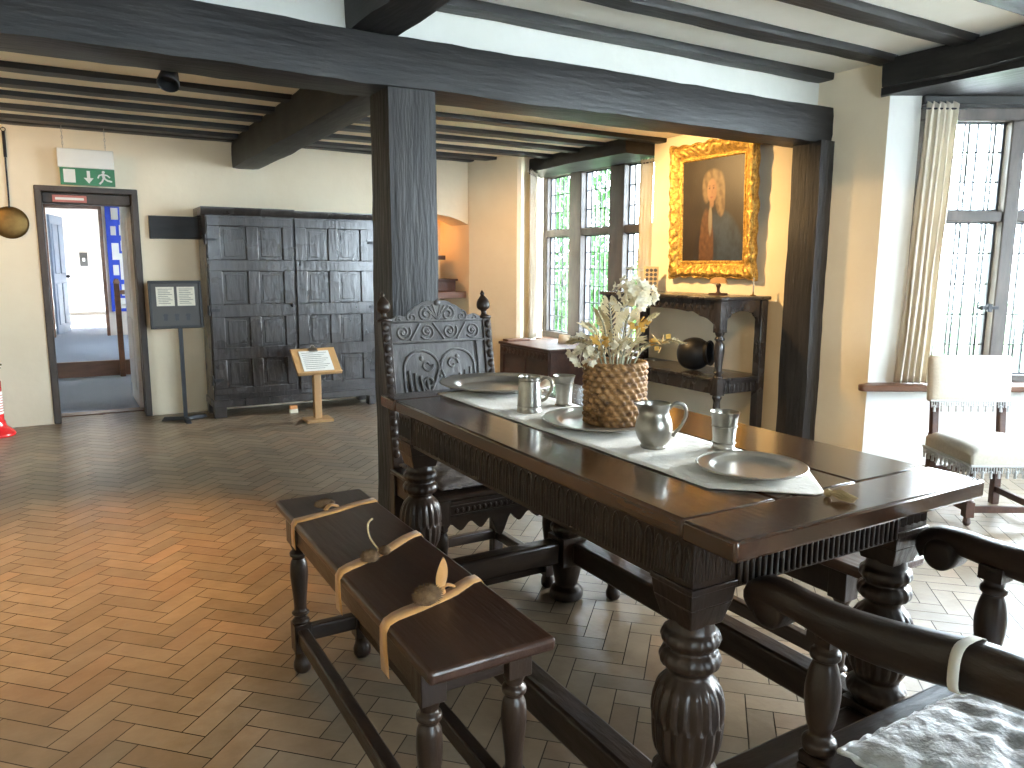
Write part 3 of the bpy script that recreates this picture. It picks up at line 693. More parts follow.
vessel('tankard', (1.22, 1.972, RZ), curve([(.042, 0), (.0425, .004), (.040, .012), (.0385, .05), (.036, .10), (.0355, .114), (.0375, .118)], 3), curve([(.035, .117), (.033, .10), (.035, .02), (0, .012)], 3),
       'pewter tankard with a handle on the far part of the runner', 'tankard', [hp(.035, .102), hp(.052, .113), hp(.070, .103), hp(.072, .075), hp(.055, .045), hp(.0395, .035)], rings=((.02, .0395), (.105, .036)))
vessel('beaker', (1.376, 2.01, RZ), curve([(.030, 0), (.031, .004), (.0275, .010), (.029, .05), (.034, .09), (.0385, .104)], 3), curve([(.0365, .104), (.032, .088), (.027, .04), (.02, .012), (0, .010)], 3),
       'pewter beaker standing behind the tankard', 'beaker', rings=((.078, .0325),))
vessel('beaker', (1.383, 1.315, RZ), curve([(.031, 0), (.032, .004), (.0285, .011), (.0305, .05), (.0345, .088), (.039, .102)], 3), curve([(.037, .102), (.0325, .088), (.028, .04), (.02, .012), (0, .010)], 3),
       'pewter beaker standing right of the jug near the plate', 'beaker', rings=((.064, .0322), (.020, .030)))
vessel('jug', (1.246, 1.419, RZ), curve([(.033, 0), (.0345, .005), (.033, .010), (.043, .026), (.0495, .050), (.046, .073), (.039, .092), (.0385, .106), (.042, .120)], 4), curve([(.040, .119), (.0365, .105), (.037, .092), (.044, .07), (.046, .05), (.03, .012), (0, .008)], 3),
       'round bellied pewter jug beside the flower basket', 'jug', [hp(.038, .104), hp(.056, .119), hp(.078, .112), hp(.083, .086), hp(.070, .056), hp(.056, .040), hp(.050, .030)], spout=R3(150))
# basket
BC = (1.339, 1.698, RZ+.0043); BHt, BR = .172, .083
bk = thing('wicker_basket', 'round woven seagrass basket holding dried flowers on the charger', 'basket', BC)
b = MB(); P = []; rows, n = 11, 144
for i in range(rows*6+1):
    q = i/(rows*6); z = q*BHt; k = int(q*rows-1e-6); fr = q*rows-k
    row = []
    for j in range(n):
        a = 2*PI*j/n; w = math.sin(a*22+k*PI+fr*1.6)
        R = BR*(1+.03*q)+.0090*math.sqrt(max(0, math.sin(PI*fr)))*(.45+.55*w)+.002*noise.noise(Vector((math.cos(a)*5, math.sin(a)*5, z*60)))
        row.append((BC[0]+R*math.cos(a), BC[1]+R*math.sin(a), BC[2]+z))
    P.append(row)
b.grid(P, closed_v=True)
b.lathe([(BR*1.02, BHt), (BR*.92, BHt), (BR*.90, .02), (0, .02)], 48, BC, caps=False); b.lathe([(0, .001), (BR*1.0, .001)], 48, BC, caps=False)
part('weave', b, M['wicker'], bk, ang=80)
b = MB(); P = []
for j in range(160):
    a = 2*PI*j/160; row = []
    for i in range(10):
        th = 2*PI*i/10; rr = .0075*(1+.28*math.sin(a*34+th*2)); row.append((BC[0]+(BR*1.0+rr*math.cos(th))*math.cos(a), BC[1]+(BR*1.0+rr*math.cos(th))*math.sin(a), BC[2]+BHt+rr*math.sin(th)))
    P.append(row)
b.grid(P, True, True); part('rim', b, M['wicker'], bk, ang=80)
# dried flowers: every stem is its own thing
FB = Vector((BC[0], BC[1], BC[2]+.03))
def flower_stem(name, label, tip, kind, seed, mid=None):
    rd = random.Random(seed); tip = Vector(tip)
    bx, by = (tip.x-FB.x)*.35, (tip.y-FB.y)*.35
    L = math.hypot(bx, by)
    if L > .06: bx *= .06/L; by *= .06/L
    t = thing(name, label, 'dried flower', tuple(FB), 0, 'dried flowers in the basket')
    p0 = FB+Vector((bx*.4, by*.4, 0)); p1 = FB+Vector((bx, by, .16))
    path = [Vector(p) for p in curve([tuple(p0), tuple(p1), tuple(p1.lerp(tip, .55)+Vector((0, 0, .018))), tuple(tip)], 6)]
    s = MB(); s.tube(path, [.0022]*len(path), 6); part('stalk', s, M['stem'], t)
    h = MB()
    if kind == 'fern':
        n = len(path); st = n//3
        for i in range(st, n):
            q = (i-st)/(n-1-st); p = path[i]; d = (path[i]-path[i-1]).normalized()
            side = d.cross(Vector((0, 0, 1))); side = side.normalized() if side.length > .01 else Vector((1, 0, 0))
            ll = .046*math.sin(PI*min(1, .22+q*.74))+.008
            for sg in (-1, 1):
                dirv = (side*sg+d*.55+Vector((0, 0, rd.uniform(-.15, .25)))).normalized(); w = d*.007
                e = p+dirv*ll; m = p+dirv*ll*.5+Vector((0, 0, .006))
                h.add([p, m+w, e, m-w], [(0, 1, 2), (0, 2, 3)])
                for qq in (.35, .65):
                    pp = p.lerp(e, qq); dd = (dirv*.5+d).normalized()
                    h.add([pp, pp+dd*.015+side*.003, pp+dd*.02, pp+dd*.015-side*.003], [(0, 1, 2), (0, 2, 3)])
        part('frond', h, M['fern'], t, ang=180)
    elif kind == 'blossom':
        for i in range(30):
            v = Vector((rd.gauss(0, 1), rd.gauss(0, 1), rd.gauss(0, .75))).normalized()*rd.uniform(.020, .056)
            c = tip+v; nrm = (v+Vector((0, 0, .01))).normalized(); u = nrm.orthogonal().normalized(); w = nrm.cross(u); a0 = rd.random()*6
            h.tube([tip, c], .0009, 4)
            for k in range(5):
                a = a0+k*2*PI/5; dd = u*math.cos(a)+w*math.sin(a); ss = nrm.cross(dd); r = .0145
                h.add([c, c+dd*r*.6+ss*r*.42+nrm*.003, c+dd*r+nrm*.006, c+dd*r*.6-ss*r*.42+nrm*.003], [(0, 1, 2), (0, 2, 3)])
        part('blossom', h, M['petal'], t, ang=180)
    else:
        for i in range(15):
            v = Vector((rd.gauss(0, 1), rd.gauss(0, 1), rd.gauss(0, .6))).normalized(); c = tip+v*rd.uniform(.004, .02)
            u = v.orthogonal().normalized(); r = rd.uniform(.018, .03)
            h.add([c, c+v*r*.5+u*r*.4, c+v*r, c+v*r*.5-u*r*.4], [(0, 1, 2), (0, 2, 3)])
        part('leaves', h, M['yellow' if kind == 'leaf' else 'petal'], t, ang=180)
def off(r, u, z):       # r to the right of the view, u towards the viewer
    v = FB+EX*(r*.946)-EY*(u*.946); return (v.x, v.y, FB.z+z*.946)
flower_stem('blossom_stem', 'tallest stem with a white blossom cluster over the basket', off(.045, 0, .375), 'blossom', 1)
flower_stem('blossom_stem', 'low cream blossom cluster hanging over the left rim of the basket', off(-.105, .04, .195), 'blossom', 2)
flower_stem('blossom_stem', 'white blossom cluster just right of the tallest one', off(.070, .02, .355), 'blossom', 3)
flower_stem('fern_spray', 'pale fern spray arching to the right over the basket rim', off(.185, .03, .215), 'fern', 4)
flower_stem('fern_spray', 'pale fern spray reaching up left of the tallest stem', off(-.055, .02, .30), 'fern', 5)
flower_stem('fern_spray', 'upright pale fern spray in the middle of the basket', off(.03, .05, .30), 'fern', 6)
flower_stem('fern_spray', 'pale fern spray leaning right below the blossom', off(.11, .0, .29), 'fern', 7)
flower_stem('fern_spray', 'short fern spray leaning left at the back', off(-.09, -.04, .26), 'fern', 8)
flower_stem('fern_spray', 'short fern spray at the front of the basket', off(.045, .09, .22), 'fern', 13)
flower_stem('fern_spray', 'pale fern spray drooping over the left rim of the basket', off(-.14, .05, .215), 'fern', 15)
flower_stem('fern_spray', 'pale fern spray fanning out behind the cream sprigs', off(-.02, -.03, .33), 'fern', 16)
flower_stem('leaf_stem', 'golden leaf sprig low on the left of the basket', off(-.055, .07, .225), 'leaf', 9)
flower_stem('leaf_stem', 'golden leaf sprig to the right below the blossom', off(.055, .04, .275), 'leaf', 10)
flower_stem('leaf_stem', 'golden leaf sprig low on the right of the basket', off(.125, .06, .215), 'leaf', 11)
flower_stem('cream_sprig', 'cream sprig at the front of the basket', off(.0, .09, .215), 'sprig', 12)
flower_stem('cream_sprig', 'cream sprig standing between the fern sprays', off(.015, .02, .325), 'sprig', 14)

# ------------------------------------------------------------------ carved high-backed chair at the far end
def spiral(c, r0, turns, a0, sg=1, n=22):
    return [(c[0]+r0*(1-.8*i/n)*math.cos(a0+sg*turns*2*PI*i/n), c[1]+r0*(1-.8*i/n)*math.sin(a0+sg*turns*2*PI*i/n), 0) for i in range(n+1)]
CX0, CX1, CYF, CYR = 1.115, 1.640, 2.455, 2.890
ch = thing('carved_chair', 'high backed carved oak chair at the far end of the table before the post', 'chair', ((CX0+CX1)/2, 2.67, 0))
cm = (CX0+CX1)/2
RK = Matrix.Translation((0, CYR, .42)) @ Matrix.Rotation(R3(-10), 4, 'X')      # raked back: local x world, z up, y back
def BK(y): return RK @ frm((1, 0, 0), (0, 0, 1), (0, -1, 0), (0, y, 0))        # local (x, z) -> back plane facing the viewer
for sx, x in ((-1, CX0+.025), (1, CX1-.025)):
    l = MB(); l.box(x-.024, x+.024, CYR-.024, CYR+.024, .0, .44)
    l.mx = RK; l.box(x-.022, x+.022, -.022, .026, -.02, .655)
    pst = part('back_post', l, M['oak'], ch, bevel=.004)
    k = MB()
    for i in range(13): k.ball((x+sx*.004, -.024, .10+i*.044), .0165, 6, mx=RK, sc=(1, .55, 1.15))
    part('bobbin_trim', k, M['oak'], pst)
    f = MB(); f.mx = RK; f.lathe(curve([(.030, .655), (.031, .664), (.014, .672), (.013, .690), (.026, .700), (.030, .716), (.026, .735), (.014, .752), (.008, .760), (.010, .768), (.002, .782)], 3), 24, (x, 0, 0))
    part('finial', f, M['oak'], pst)
    g = MB(); g.lathe(legturn(None, .36, .14, .024), 22, (x, CYF, 0)); g.box(x-.026, x+.026, CYF-.026, CYF+.026, .35, .44); g.box(x-.026, x+.026, CYF-.026, CYF+.026, .055, .145); g.lathe(curve([(.016, 0), (.027, .012), (.027, .035), (.02, .058)], 3), 18, (x, CYF, 0))
    part('front_leg', g, M['oak'], ch, bevel=.003)
    a = MB(); a.box(x-.016, x+.016, CYF+.02, CYR-.02, .07, .115); part('side_stretcher', a, M['oaky'], ch, bevel=.005)
    a = MB(); a.box(x-.013, x+.013, CYF+.02, CYR-.02, .35, .44); part('side_rail', a, M['oaky'], ch, bevel=.004)
for y in (CYF, CYR):
    a = MB(); a.box(CX0+.045, CX1-.045, y-.015, y+.015, .07, .115); part('cross_stretcher', a, M['oakx'], ch, bevel=.005)
a = MB(); a.box(CX0-.004, CX1+.004, CYF-.035, CYR+.01, .44, .462); part('seat', a, M['oakx'], ch, bevel=.007)
a = MB()
sc = [(CX0+.02, .435), (CX0+.02, .315)]
n = 46
for i in range(n+1):
    q = i/n; x = CX0+.05+(CX1-CX0-.10)*q; u = abs(q-.5)*2
    z = .335+.018*math.cos(q*2*PI*5)*(1-.2*u) - (.045*max(0, 1-(abs(q-.5)/.10)**2) if abs(q-.5) < .10 else 0)
    sc.append((x, z))
sc += [(CX1-.02, .315), (CX1-.02, .435)]
a.prism(sc, -.010, .012, XZ(CYF-.012))
for i in range(17): a.ball((CX0+.075+i*.0235, CYF-.026, .400), .009, 6, sc=(.9, .5, 1.2))
a.tube([(CX0+.05, CYF-.026, .418), (CX1-.05, CYF-.026, .418)], .004, 6); a.tube([(CX0+.05, CYF-.026, .382), (CX1-.05, CYF-.026, .382)], .004, 6)
part('front_rail', a, M['oakx'], ch)
a = MB(); a.box(CX0+.04, CX1-.04, CYR-.015, CYR+.015, .35, .44); part('back_rail', a, M['oakx'], ch)
# back: frieze, panel, crest, all carved in relief
a = MB(); x0, x1 = CX0+.045, CX1-.045
a.mx = RK; a.box(x0, x1, -.014, .016, .556, .655); a.mx = Matrix.Identity(4)
T = BK(-.016)
for i in range(4):
    c = (x0+.054+i*(x1-x0-.108)/3, .606); a.tube([(p[0], p[1], 0) for p in spiral(c, .036, 1.6, PI*(i % 2)+.6, 1 if i % 2 else -1)], .0055, 6, T)
    a.ball((c[0], c[1], 0), .010, 6, T, sc=(1, 1, .5))
for i in range(3):
    c0 = x0+.054+i*(x1-x0-.108)/3; a.tube([(c0+.03, .606+(.036 if i % 2 else -.036), 0), (c0+(x1-x0-.108)/6, .606, 0), (c0+(x1-x0-.108)/3-.03, .606-(.036 if i % 2 else -.036), 0)], .0055, 6, T)
for z in (.562, .650): a.tube([(x0, z, 0), (x1, z, 0)], .006, 6, T)
part('carved_frieze', a, M['sheen_grey_oak'], ch, bevel=.002)
a = MB(); a.mx = RK; a.box(x0, x1, .0, .012, .07, .556); a.box(x0, x0+.035, -.012, .0, .07, .556); a.box(x1-.035, x1, -.012, 0, .07, .556); a.mx = Matrix.Identity(4)
T = BK(-.003) @ Matrix.Translation((0, .058, 0))
for sg in (-1, 1):
    c = (cm+sg*.086, .385)
    a.tube([(c[0]+.082*math.cos(t), c[1]+.082*math.sin(t), 0) for t in [PI*i/24 for i in range(25)]], .006, 6, T)
    a.tube([(c[0]-sg*.082, c[1], 0), (c[0]-sg*.06, .33, 0), (c[0]-sg*.03, .28, 0)], .006, 6, T); a.tube([(c[0]+sg*.082, c[1], 0), (c[0]+sg*.082, .14, 0)], .006, 6, T)
    a.ball((c[0], .435, 0), .011, 6, T, sc=(1, 1, .5))
    for k in range(4):
        xx = c[0]+sg*(.060-.026*k); a.tube([(p[0], p[1], 0) for p in curve([(xx, .385-.012*k), (xx-sg*.003, .33), (xx-sg*.014, .27), (xx-sg*.035, .225)], 5)], [.007]*15+[.004], 6, T)
    a.tube([(p[0], p[1], 0) for p in spiral((c[0]-sg*.030, .325), .034, 1.2, -PI/2, sg)], .0065, 6, T)
    a.tube([(p[0], p[1], 0) for p in spiral((c[0]-sg*.026, .405), .030, 1.0, 0, sg)], .0055, 6, T)
    a.tube([(p[0], p[1], 0) for p in spiral((c[0], .17), .034, 1.4, PI/2, -sg)], .006, 6, T)
for k in range(4): a.ball((cm, .41-.028*k, 0), .008, 6, T, sc=(1, 1, .5))
for k in range(4): a.tube([(p[0], p[1], 0) for p in spiral((cm-.06+.04*k, .215), .018, 1.0, 0, 1 if k % 2 else -1)], .0045, 6, T)
a.tube([(cm-.09, .245, 0), (cm+.09, .245, 0)], .005, 6, T)
part('carved_panel', a, M['sheen_grey_oak'], ch)
crest = [(x0, .652)]
for i in range(61):
    q = i/60; u = abs(q-.5)*2
    z = .662+.070*math.exp(-(u/.56)**4)+.016*math.exp(-((u-.82)/.11)**2)+.007*abs(math.sin(u*9))*(u < .55)
    crest.append((x0+(x1-x0)*q, z))
crest.append((x1, .652))
a = MB(); a.prism(crest, -.012, .014, BK(0)); T = BK(-.014)
for sg in (-1, 1):
    a.tube([(p[0], p[1], 0) for p in spiral((cm+sg*.052, .680), .034, 1.5, PI/2, -sg)], .006, 6, T); a.tube([(p[0], p[1], 0) for p in spiral((cm+sg*.118, .668), .026, 1.3, PI/2, -sg)], .005, 6, T)
    a.tube([(p[0], p[1], 0) for p in spiral((cm+sg*.178, .658), .014, 1.1, PI/2, -sg)], .004, 6, T)
    for k in range(3): a.tube([(p[0], p[1], 0) for p in curve([(cm, .655), (cm+sg*(.010+.012*k), .69), (cm+sg*(.018+.02*k), .722-.006*k)], 4)], .005, 6, T)
a.ball((cm, .728, .010), .014, 8, T)
part('crest', a, M['sheen_grey_oak'], ch)

def cushion(name, x0, x1, y0, y1, z0, h, m, label, amp=.006, nz=18, seed=0, edge=2.6, fr=22., corner=0.):
    nx, ny = 44, 44; b = MB(); P = []; Q = []
    for i in range(nx+1):
        r1_, r2_ = [], []
        for j in range(ny+1):
            u, v = 2*i/nx-1, 2*j/ny-1
            k = max(0., (1-abs(u)**edge*1.0))**.42*max(0., (1-abs(v)**edge))**.42
            sh = .018*(1-abs(v)**3)*abs(u)**6; sv = .018*(1-abs(u)**3)*abs(v)**6
            x = x0+(x1-x0)*(u*(1-sh)+1)/2; y = y0+(y1-y0)*(v*(1-sv)+1)/2
            n = noise.noise(Vector((x*fr, y*fr, seed)))+.6*noise.noise(Vector((x*fr*2.2, y*fr*2.2, seed+4)))
            wv = math.sin(x*55+4*noise.noise(Vector((x*7, y*7, seed))))*math.sin(y*48+4*noise.noise(Vector((y*6, x*8, seed+2))))
            r1_.append((x, y, z0+h*.45+h*.55*k+amp*k*(n+.7*wv))); r2_.append((x, y, z0+h*.45*(1-k)))
        P.append(r1_); Q.append(r2_[::-1])
    b.grid(P); b.grid(Q)
    c = ((x0+x1)/2, (y0+y1)/2, z0)
    t = thing(name, label, 'cushion', c)
    part('cover', b, M[m], t, ang=180, clean=True)
    e = MB(); pts = [P[i][0] for i in range(nx+1)]+[P[nx][j] for j in range(1, ny+1)]+[P[i][ny] for i in range(nx-1, -1, -1)]+[P[0][j] for j in range(ny-1, 0, -1)]
    pts = [(p[0], p[1], z0+h*.45+.002*math.sin(i*1.7)) for i, p in enumerate(pts)]
    P2 = []
    for i, p in enumerate(pts):
        nx_ = Vector(pts[(i+1) % len(pts)])-Vector(pts[i-1]); nx_.normalize(); sd = Vector((nx_.y, -nx_.x, 0)); up = Vector((0, 0, 1))
        rr = .0055*(1+.25*math.sin(i*2.2)); P2.append([tuple(Vector(p)+sd*(rr*math.cos(2*PI*q/7))+up*(rr*math.sin(2*PI*q/7))) for q in range(7)])
    e.grid(P2, True, True); part('piping', e, M[m], t, ang=180)
    return t
cushion('seat_cushion', CX0+.02, CX1-.02, CYF-.02, CYR-.05, .4625, .055, 'seam', 'flat greyish brocade cushion on the carved chair seat', .004)

# ------------------------------------------------------------------ near armchair (cut by the frame)
AX0, AX1, AYF, AYR = 1.085, 1.675, .785, .25
ac = thing('oak_armchair', 'dark oak armchair with scrolled arms at the near end of the table', 'armchair', ((AX0+AX1)/2, .54, 0))
a = MB(); a.box(AX0-.005, AX1+.005, AYR-.02, AYF+.03, .415, .440); part('seat', a, M['oakx'], ac, bevel=.006)
for sx, x in ((-1, AX0+.022), (1, AX1-.022)):
    g = MB(); g.lathe(legturn(None, .36, .15, .028), 26, (x, AYF, 0)); g.box(x-.028, x+.028, AYF-.028, AYF+.028, .345, .415); g.box(x-.028, x+.028, AYF-.028, AYF+.028, .055, .155); g.lathe(curve([(.018, 0), (.028, .012), (.028, .035), (.02, .058)], 3), 18, (x, AYF, 0))
    part('front_leg', g, M['oak'], ac, bevel=.003)
    g = MB(); g.lathe(curve([(.020, .44), (.029, .446), (.030, .462), (.021, .472), (.019, .48), (.025, .50), (.030, .535), (.0305, .565), (.025, .598), (.020, .616), (.026, .622), (.026, .632), (.020, .640), (.023, .655), (.027, .672)], 4), 28, (x, AYF+.005, 0)); g.box(x-.024, x+.024, AYF-.019, AYF+.029, .65, .68)
    part('arm_support', g, M['oak'], ac)
    g = MB(); g.box(x-.026, x+.026, AYR-.026, AYR+.026, 0, .46); g.mx = Matrix.Translation((0, AYR, .44)) @ Matrix.Rotation(R3(9), 4, 'X'); g.box(x-.024, x+.024, -.026, .026, -.02, .70)
    part('back_post', g, M['oak'], ac, bevel=.004)
    # flat scrolled arm: profile in the (y, z) plane swept to a width
    P = []
    path = curve([(.925, .662, .020), (.934, .684, .027), (.912, .698, .028), (.87, .702, .027), (.82, .699, .028), (.75, .696, .034), (.68, .701, .037), (.60, .714, .038), (.53, .727, .037), (.44, .734, .033), (.34, .738, .027), (.255, .738, .025)], 5)
    for i, (y, z, hh) in enumerate(path):
        q = i/(len(path)-1); w = .029+.006*math.exp(-(q/.15)**2); row = []
        xs = x+sx*(.010*math.sin(PI*min(1, q*1.3)))
        dy, dz = (path[min(i+1, len(path)-1)][0]-path[max(i-1, 0)][0], path[min(i+1, len(path)-1)][1]-path[max(i-1, 0)][1]); L = math.hypot(dy, dz); ny_, nz_ = -dz/L, dy/L
        if nz_ < 0 and i > 6: ny_, nz_ = -ny_, -nz_
        if i <= 6: ny_, nz_ = -ny_, -nz_
        for j in range(16):
            th = 2*PI*j/16; cx_, cz_ = math.cos(th), math.sin(th)
            ex = abs(cx_)**.55*(1 if cx_ > 0 else -1); ez = abs(cz_)**.7*(1 if cz_ > 0 else -1)
            row.append((xs+w*ex, y+ny_*hh*ez, z+nz_*hh*ez))
        P.append(row)
    g = MB(); g.grid(P, closed_v=True); n = 16
    g.f.append(tuple(range(n))); o_ = len(g.v)-n; g.f.append(tuple(o_+j for j in range(n)))
    # scroll drum under the front end
    g.mx = frm((0, 1, 0), (0, 0, 1), (1, 0, 0), (x, .897, .671)); g.lathe([(0, -.036), (.024, -.036), (.032, -.034), (.035, -.028), (.035, .028), (.032, .034), (.024, .036), (0, .036)], 28); g.mx = Matrix.Identity(4)
    part('arm', g, M['oaky'], ac, ang=50)
    a = MB(); a.box(x-.013, x+.013, AYR+.02, AYF-.02, .345, .415); part('side_rail', a, M['oaky'], ac, bevel=.004)
    a = MB(); a.box(x-.017, x+.017, AYR+.02, AYF-.02, .07, .12); part('side_stretcher', a, M['oaky'], ac, bevel=.005)
for y in (AYF, AYR):
    a = MB(); a.box(AX0+.05, AX1-.05, y-.014, y+.014, .345, .415); part('cross_rail', a, M['oakx'], ac, bevel=.004)
    a = MB(); a.box(AX0+.05, AX1-.05, y-.016, y+.016, .07, .12); part('cross_stretcher', a, M['oakx'], ac, bevel=.005)
a = MB(); a.mx = Matrix.Translation((0, AYR, .44)) @ Matrix.Rotation(R3(9), 4, 'X')
a.box(AX0+.046, AX1-.046, -.012, .012, .12, .60); part('back_panel', a, M['oak'], ac)
a = MB(); a.mx = Matrix.Translation((0, AYR, .44)) @ Matrix.Rotation(R3(9), 4, 'X'); a.box(AX0-.01, AX1+.01, -.024, .024, .60, .70); part('crest_rail', a, M['oakx'], ac, bevel=.008)
cushion('seat_cushion', AX0+.020, AX1-.012, AYR+.035, AYF-.040, .4405, .062, 'brocade', 'pale blue grey brocade cushion on the near armchair', .0085, seed=3, fr=20)
# white tape round the arm, leading across to the other arm
wt = thing('white_tape', 'white tape tied round the arm of the near armchair', 'tape', (1.1, .585, .70))
b = MB(); P = []
xs = AX0+.022-.010; yy = .548
for j in range(25):
    th = 2*PI*j/24; cx_, cz_ = math.cos(th), math.sin(th)
    ex = abs(cx_)**.55*(1 if cx_ > 0 else -1); ez = abs(cz_)**.7*(1 if cz_ > 0 else -1)
    P.append([(xs+.0375*ex, yy+k, .7265+k*-.12+.0395*ez) for k in (-.008, 0, .008)])
b.grid(P); o = part('band', b, M['wribbon'], wt, ang=60); s = o.modifiers.new('thick', 'SOLIDIFY'); s.thickness = .001; s.offset = 1
b = MB(); b.grid([[(xs+.037+q*(AX1-.022-.03-xs-.037+.005), .542+k-.05*q, .742-.05*math.sin(PI*q)) for k in (-.010, 0, .010)] for q in [i/12 for i in range(13)]])
o = part('strand', b, M['wribbon'], wt, ang=60); s = o.modifiers.new('thick', 'SOLIDIFY'); s.thickness = .001

# ------------------------------------------------------------------ fringed ivory chair by the bay
fc = thing('fringed_chair', 'low ivory upholstered chair with tasselled fringe beside the bay window', 'chair', (3.845, 2.01, 0), -ey)
CW, CD = .43, .42           # local: x right, y away from the viewer
for x, y, nm in ((.03, .03, 'front_leg'), (CW-.03, .03, 'front_leg'), (.03, CD-.02, 'back_leg'), (CW-.03, CD-.02, 'back_leg')):
    l = MB()
    if y < .1:
        l.lathe(legturn(None, .32, .12, .022), 22, (x, y, 0)); l.box(x-.022, x+.022, y-.022, y+.022, .045, .125); l.box(x-.022, x+.022, y-.022, y+.022, .31, .36); l.lathe([(.012, 0), (.02, .015), (.014, .046)], 16, (x, y, 0))
    else:
        l.box(x-.02, x+.02, y-.02, y+.02, 0, .40); l.mx = Matrix.Translation((0, y, .40)) @ Matrix.Rotation(R3(-6), 4, 'X'); l.box(x-.018, x+.018, -.018, .018, -.01, .22)
    part(nm, l, M['chest'], fc, world=False, bevel=.003)
for (x0, x1, y0, y1, z) in ((.05, CW-.05, .02, .04, .085), (.05, CW-.05, CD-.03, CD-.01, .20), (.02, .04, .05, CD-.04, .085), (CW-.04, CW-.02, .05, CD-.04, .085)):
    a = MB(); a.box(x0, x1, y0, y1, z-.018, z+.018); part('stretcher', a, M['chest'], fc, world=False, bevel=.004)
def padded(x0, x1, y0, y1, z0, z1, crown, axis):
    b = MB(); n = 20; P = []; Q = []
    for i in range(n+1):
        r1_, r2_ = [], []
        for j in range(n+1):
            u, v = 2*i/n-1, 2*j/n-1; k = (max(0, 1-u**6)**.4)*(max(0, 1-v**6)**.4)*(1-.35*(u*u+v*v)/2)
            if axis == 'z': r1_.append((x0+(x1-x0)*(u+1)/2, y0+(y1-y0)*(v+1)/2, z1+crown*k)); r2_.append((x0+(x1-x0)*(u+1)/2, y0+(y1-y0)*(v+1)/2, z0))
            else: r1_.append((x0+(x1-x0)*(u+1)/2, y0-crown*k, z0+(z1-z0)*(v+1)/2)); r2_.append((x0+(x1-x0)*(u+1)/2, y1, z0+(z1-z0)*(v+1)/2))
        P.append(r1_); Q.append(r2_)
    b.grid(P); b.grid(Q)
    for A, B_ in ((P[0], Q[0]), (P[-1], Q[-1]), ([r[0] for r in P], [r[0] for r in Q]), ([r[-1] for r in P], [r[-1] for r in Q])): b.grid([A, B_])
    return b
def fringe(pts, drop, step):
    b = MB(); rd = random.Random(2)
    for (p, q) in zip(pts[:-1], pts[1:]):
        p, q = Vector(p), Vector(q); n = max(2, int((q-p).length/step))
        b.tube([p, q], .0065, 6)
        for i in range(n):
            c = p.lerp(q, (i+.5)/n); big = i % 3 == 1; d = drop*(1 if big else .62)
            b.tube([c, c-Vector((0, 0, d*.35)), c-Vector((0, 0, d*.45)), c-Vector((0, 0, d*.6)), c-Vector((0, 0, d))], [.0035, .003, .008 if big else .004, .0055 if big else .003, .0075 if big else .0025], 6)
    return b
part('seat', padded(-.005, CW+.005, -.02, CD, .315, .385, .04, 'z'), M['ivory'], fc, world=False, ang=50, bevel=.012, clean=True)
part('seat_fringe', fringe([(-.010, CD, .325), (-.010, -.026, .325), (CW+.010, -.026, .325), (CW+.010, CD, .325)], .062, .0135), M['fringe'], fc, world=False)
bb = padded(-.008, CW+.008, -.022, .022, .575, .83, .022, 'y'); RT = Matrix.Translation((0, CD-.02, .40)) @ Matrix.Rotation(R3(-6), 4, 'X') @ Matrix.Translation((0, 0, -.40))
bb.v = [RT @ v for v in bb.v]; part('backrest', bb, M['ivory'], fc, world=False, ang=50, bevel=.012, clean=True)
bf = fringe([(-.008, -.030, .58), (CW+.008, -.030, .58)], .06, .0135); bf.v = [RT @ v for v in bf.v]; part('back_fringe', bf, M['fringe'], fc, world=False)

# ------------------------------------------------------------------ side table under the portrait
SX0, SX1, SY0, SY1, SH = 3.95, 4.46, 3.84, 5.26, 1.09
st = thing('side_table', 'black carved oak side table with undershelf below the portrait', 'side table', ((SX0+SX1)/2, (SY0+SY1)/2, 0))
a = MB(); a.box(SX0, SX1, SY0, SY1, SH-.028, SH); part('top', a, M['press'], st, bevel=.008)
for iy in (SY0+.055, SY1-.055):
    for ix in (SX0+.055, SX1-.04):
        l = MB()
        if ix < 4.1:
            l.lathe(legturn(None, .84, .50, .035), 26, (ix, iy, 0)); l.box(ix-.035, ix+.035, iy-.035, iy+.035, .835, SH-.03); l.box(ix-.035, ix+.035, iy-.035, iy+.035, .38, .505)
            l.lathe(curve([(.024, 0), (.036, .012), (.036, .05), (.022, .075), (.030, .14), (.034, .22), (.024, .33), (.034, .36), (.03, .385)], 3), 22, (ix, iy, 0))
        else: l.box(ix-.032, ix+.032, iy-.032, iy+.032, 0, SH-.03)
        part('leg', l, M['press'], st, bevel=.004)
def archrail(L):
    pts = [(0, .20), (0, .0)]
    for i in range(41):
        q = i/40; u = abs(q-.5)*2; z = .018+.105*(1-u**3.2)+.012*abs(math.sin(q*PI*8))*(u > .55)
        pts.append((q*L, z))
    return pts+[(L, 0), (L, .20)]
a = MB(); L = SY1-SY0-.18; a.prism(archrail(L), -.012, .012, frm((0, 1, 0), (0, 0, 1), (1, 0, 0), (SX0+.05, SY0+.09, SH-.228)))
for i in range(18): a.ball((SX0+.036, SY0+.13+i*(L-.08)/17, SH-.075), .020, 6, sc=(.35, 1, 1))
part('front_apron', a, M['press'], st)
for y in (SY0+.05, SY1-.05):
    a = MB(); L = SX1-SX0-.17; a.prism(archrail(L), -.012, .012, frm((1, 0, 0), (0, 0, 1), (0, 1, 0), (SX0+.09, y, SH-.228))); part('end_apron', a, M['press'], st)
a = MB(); a.box(SX0+.03, SX1-.01, SY0+.03, SY1-.03, .480, .502); part('shelf', a, M['press'], st, bevel=.004)
a = MB(); a.box(SX0+.045, SX0+.07, SY0+.09, SY1-.09, .385, .48); part('shelf_rail', a, M['press'], st, bevel=.004)
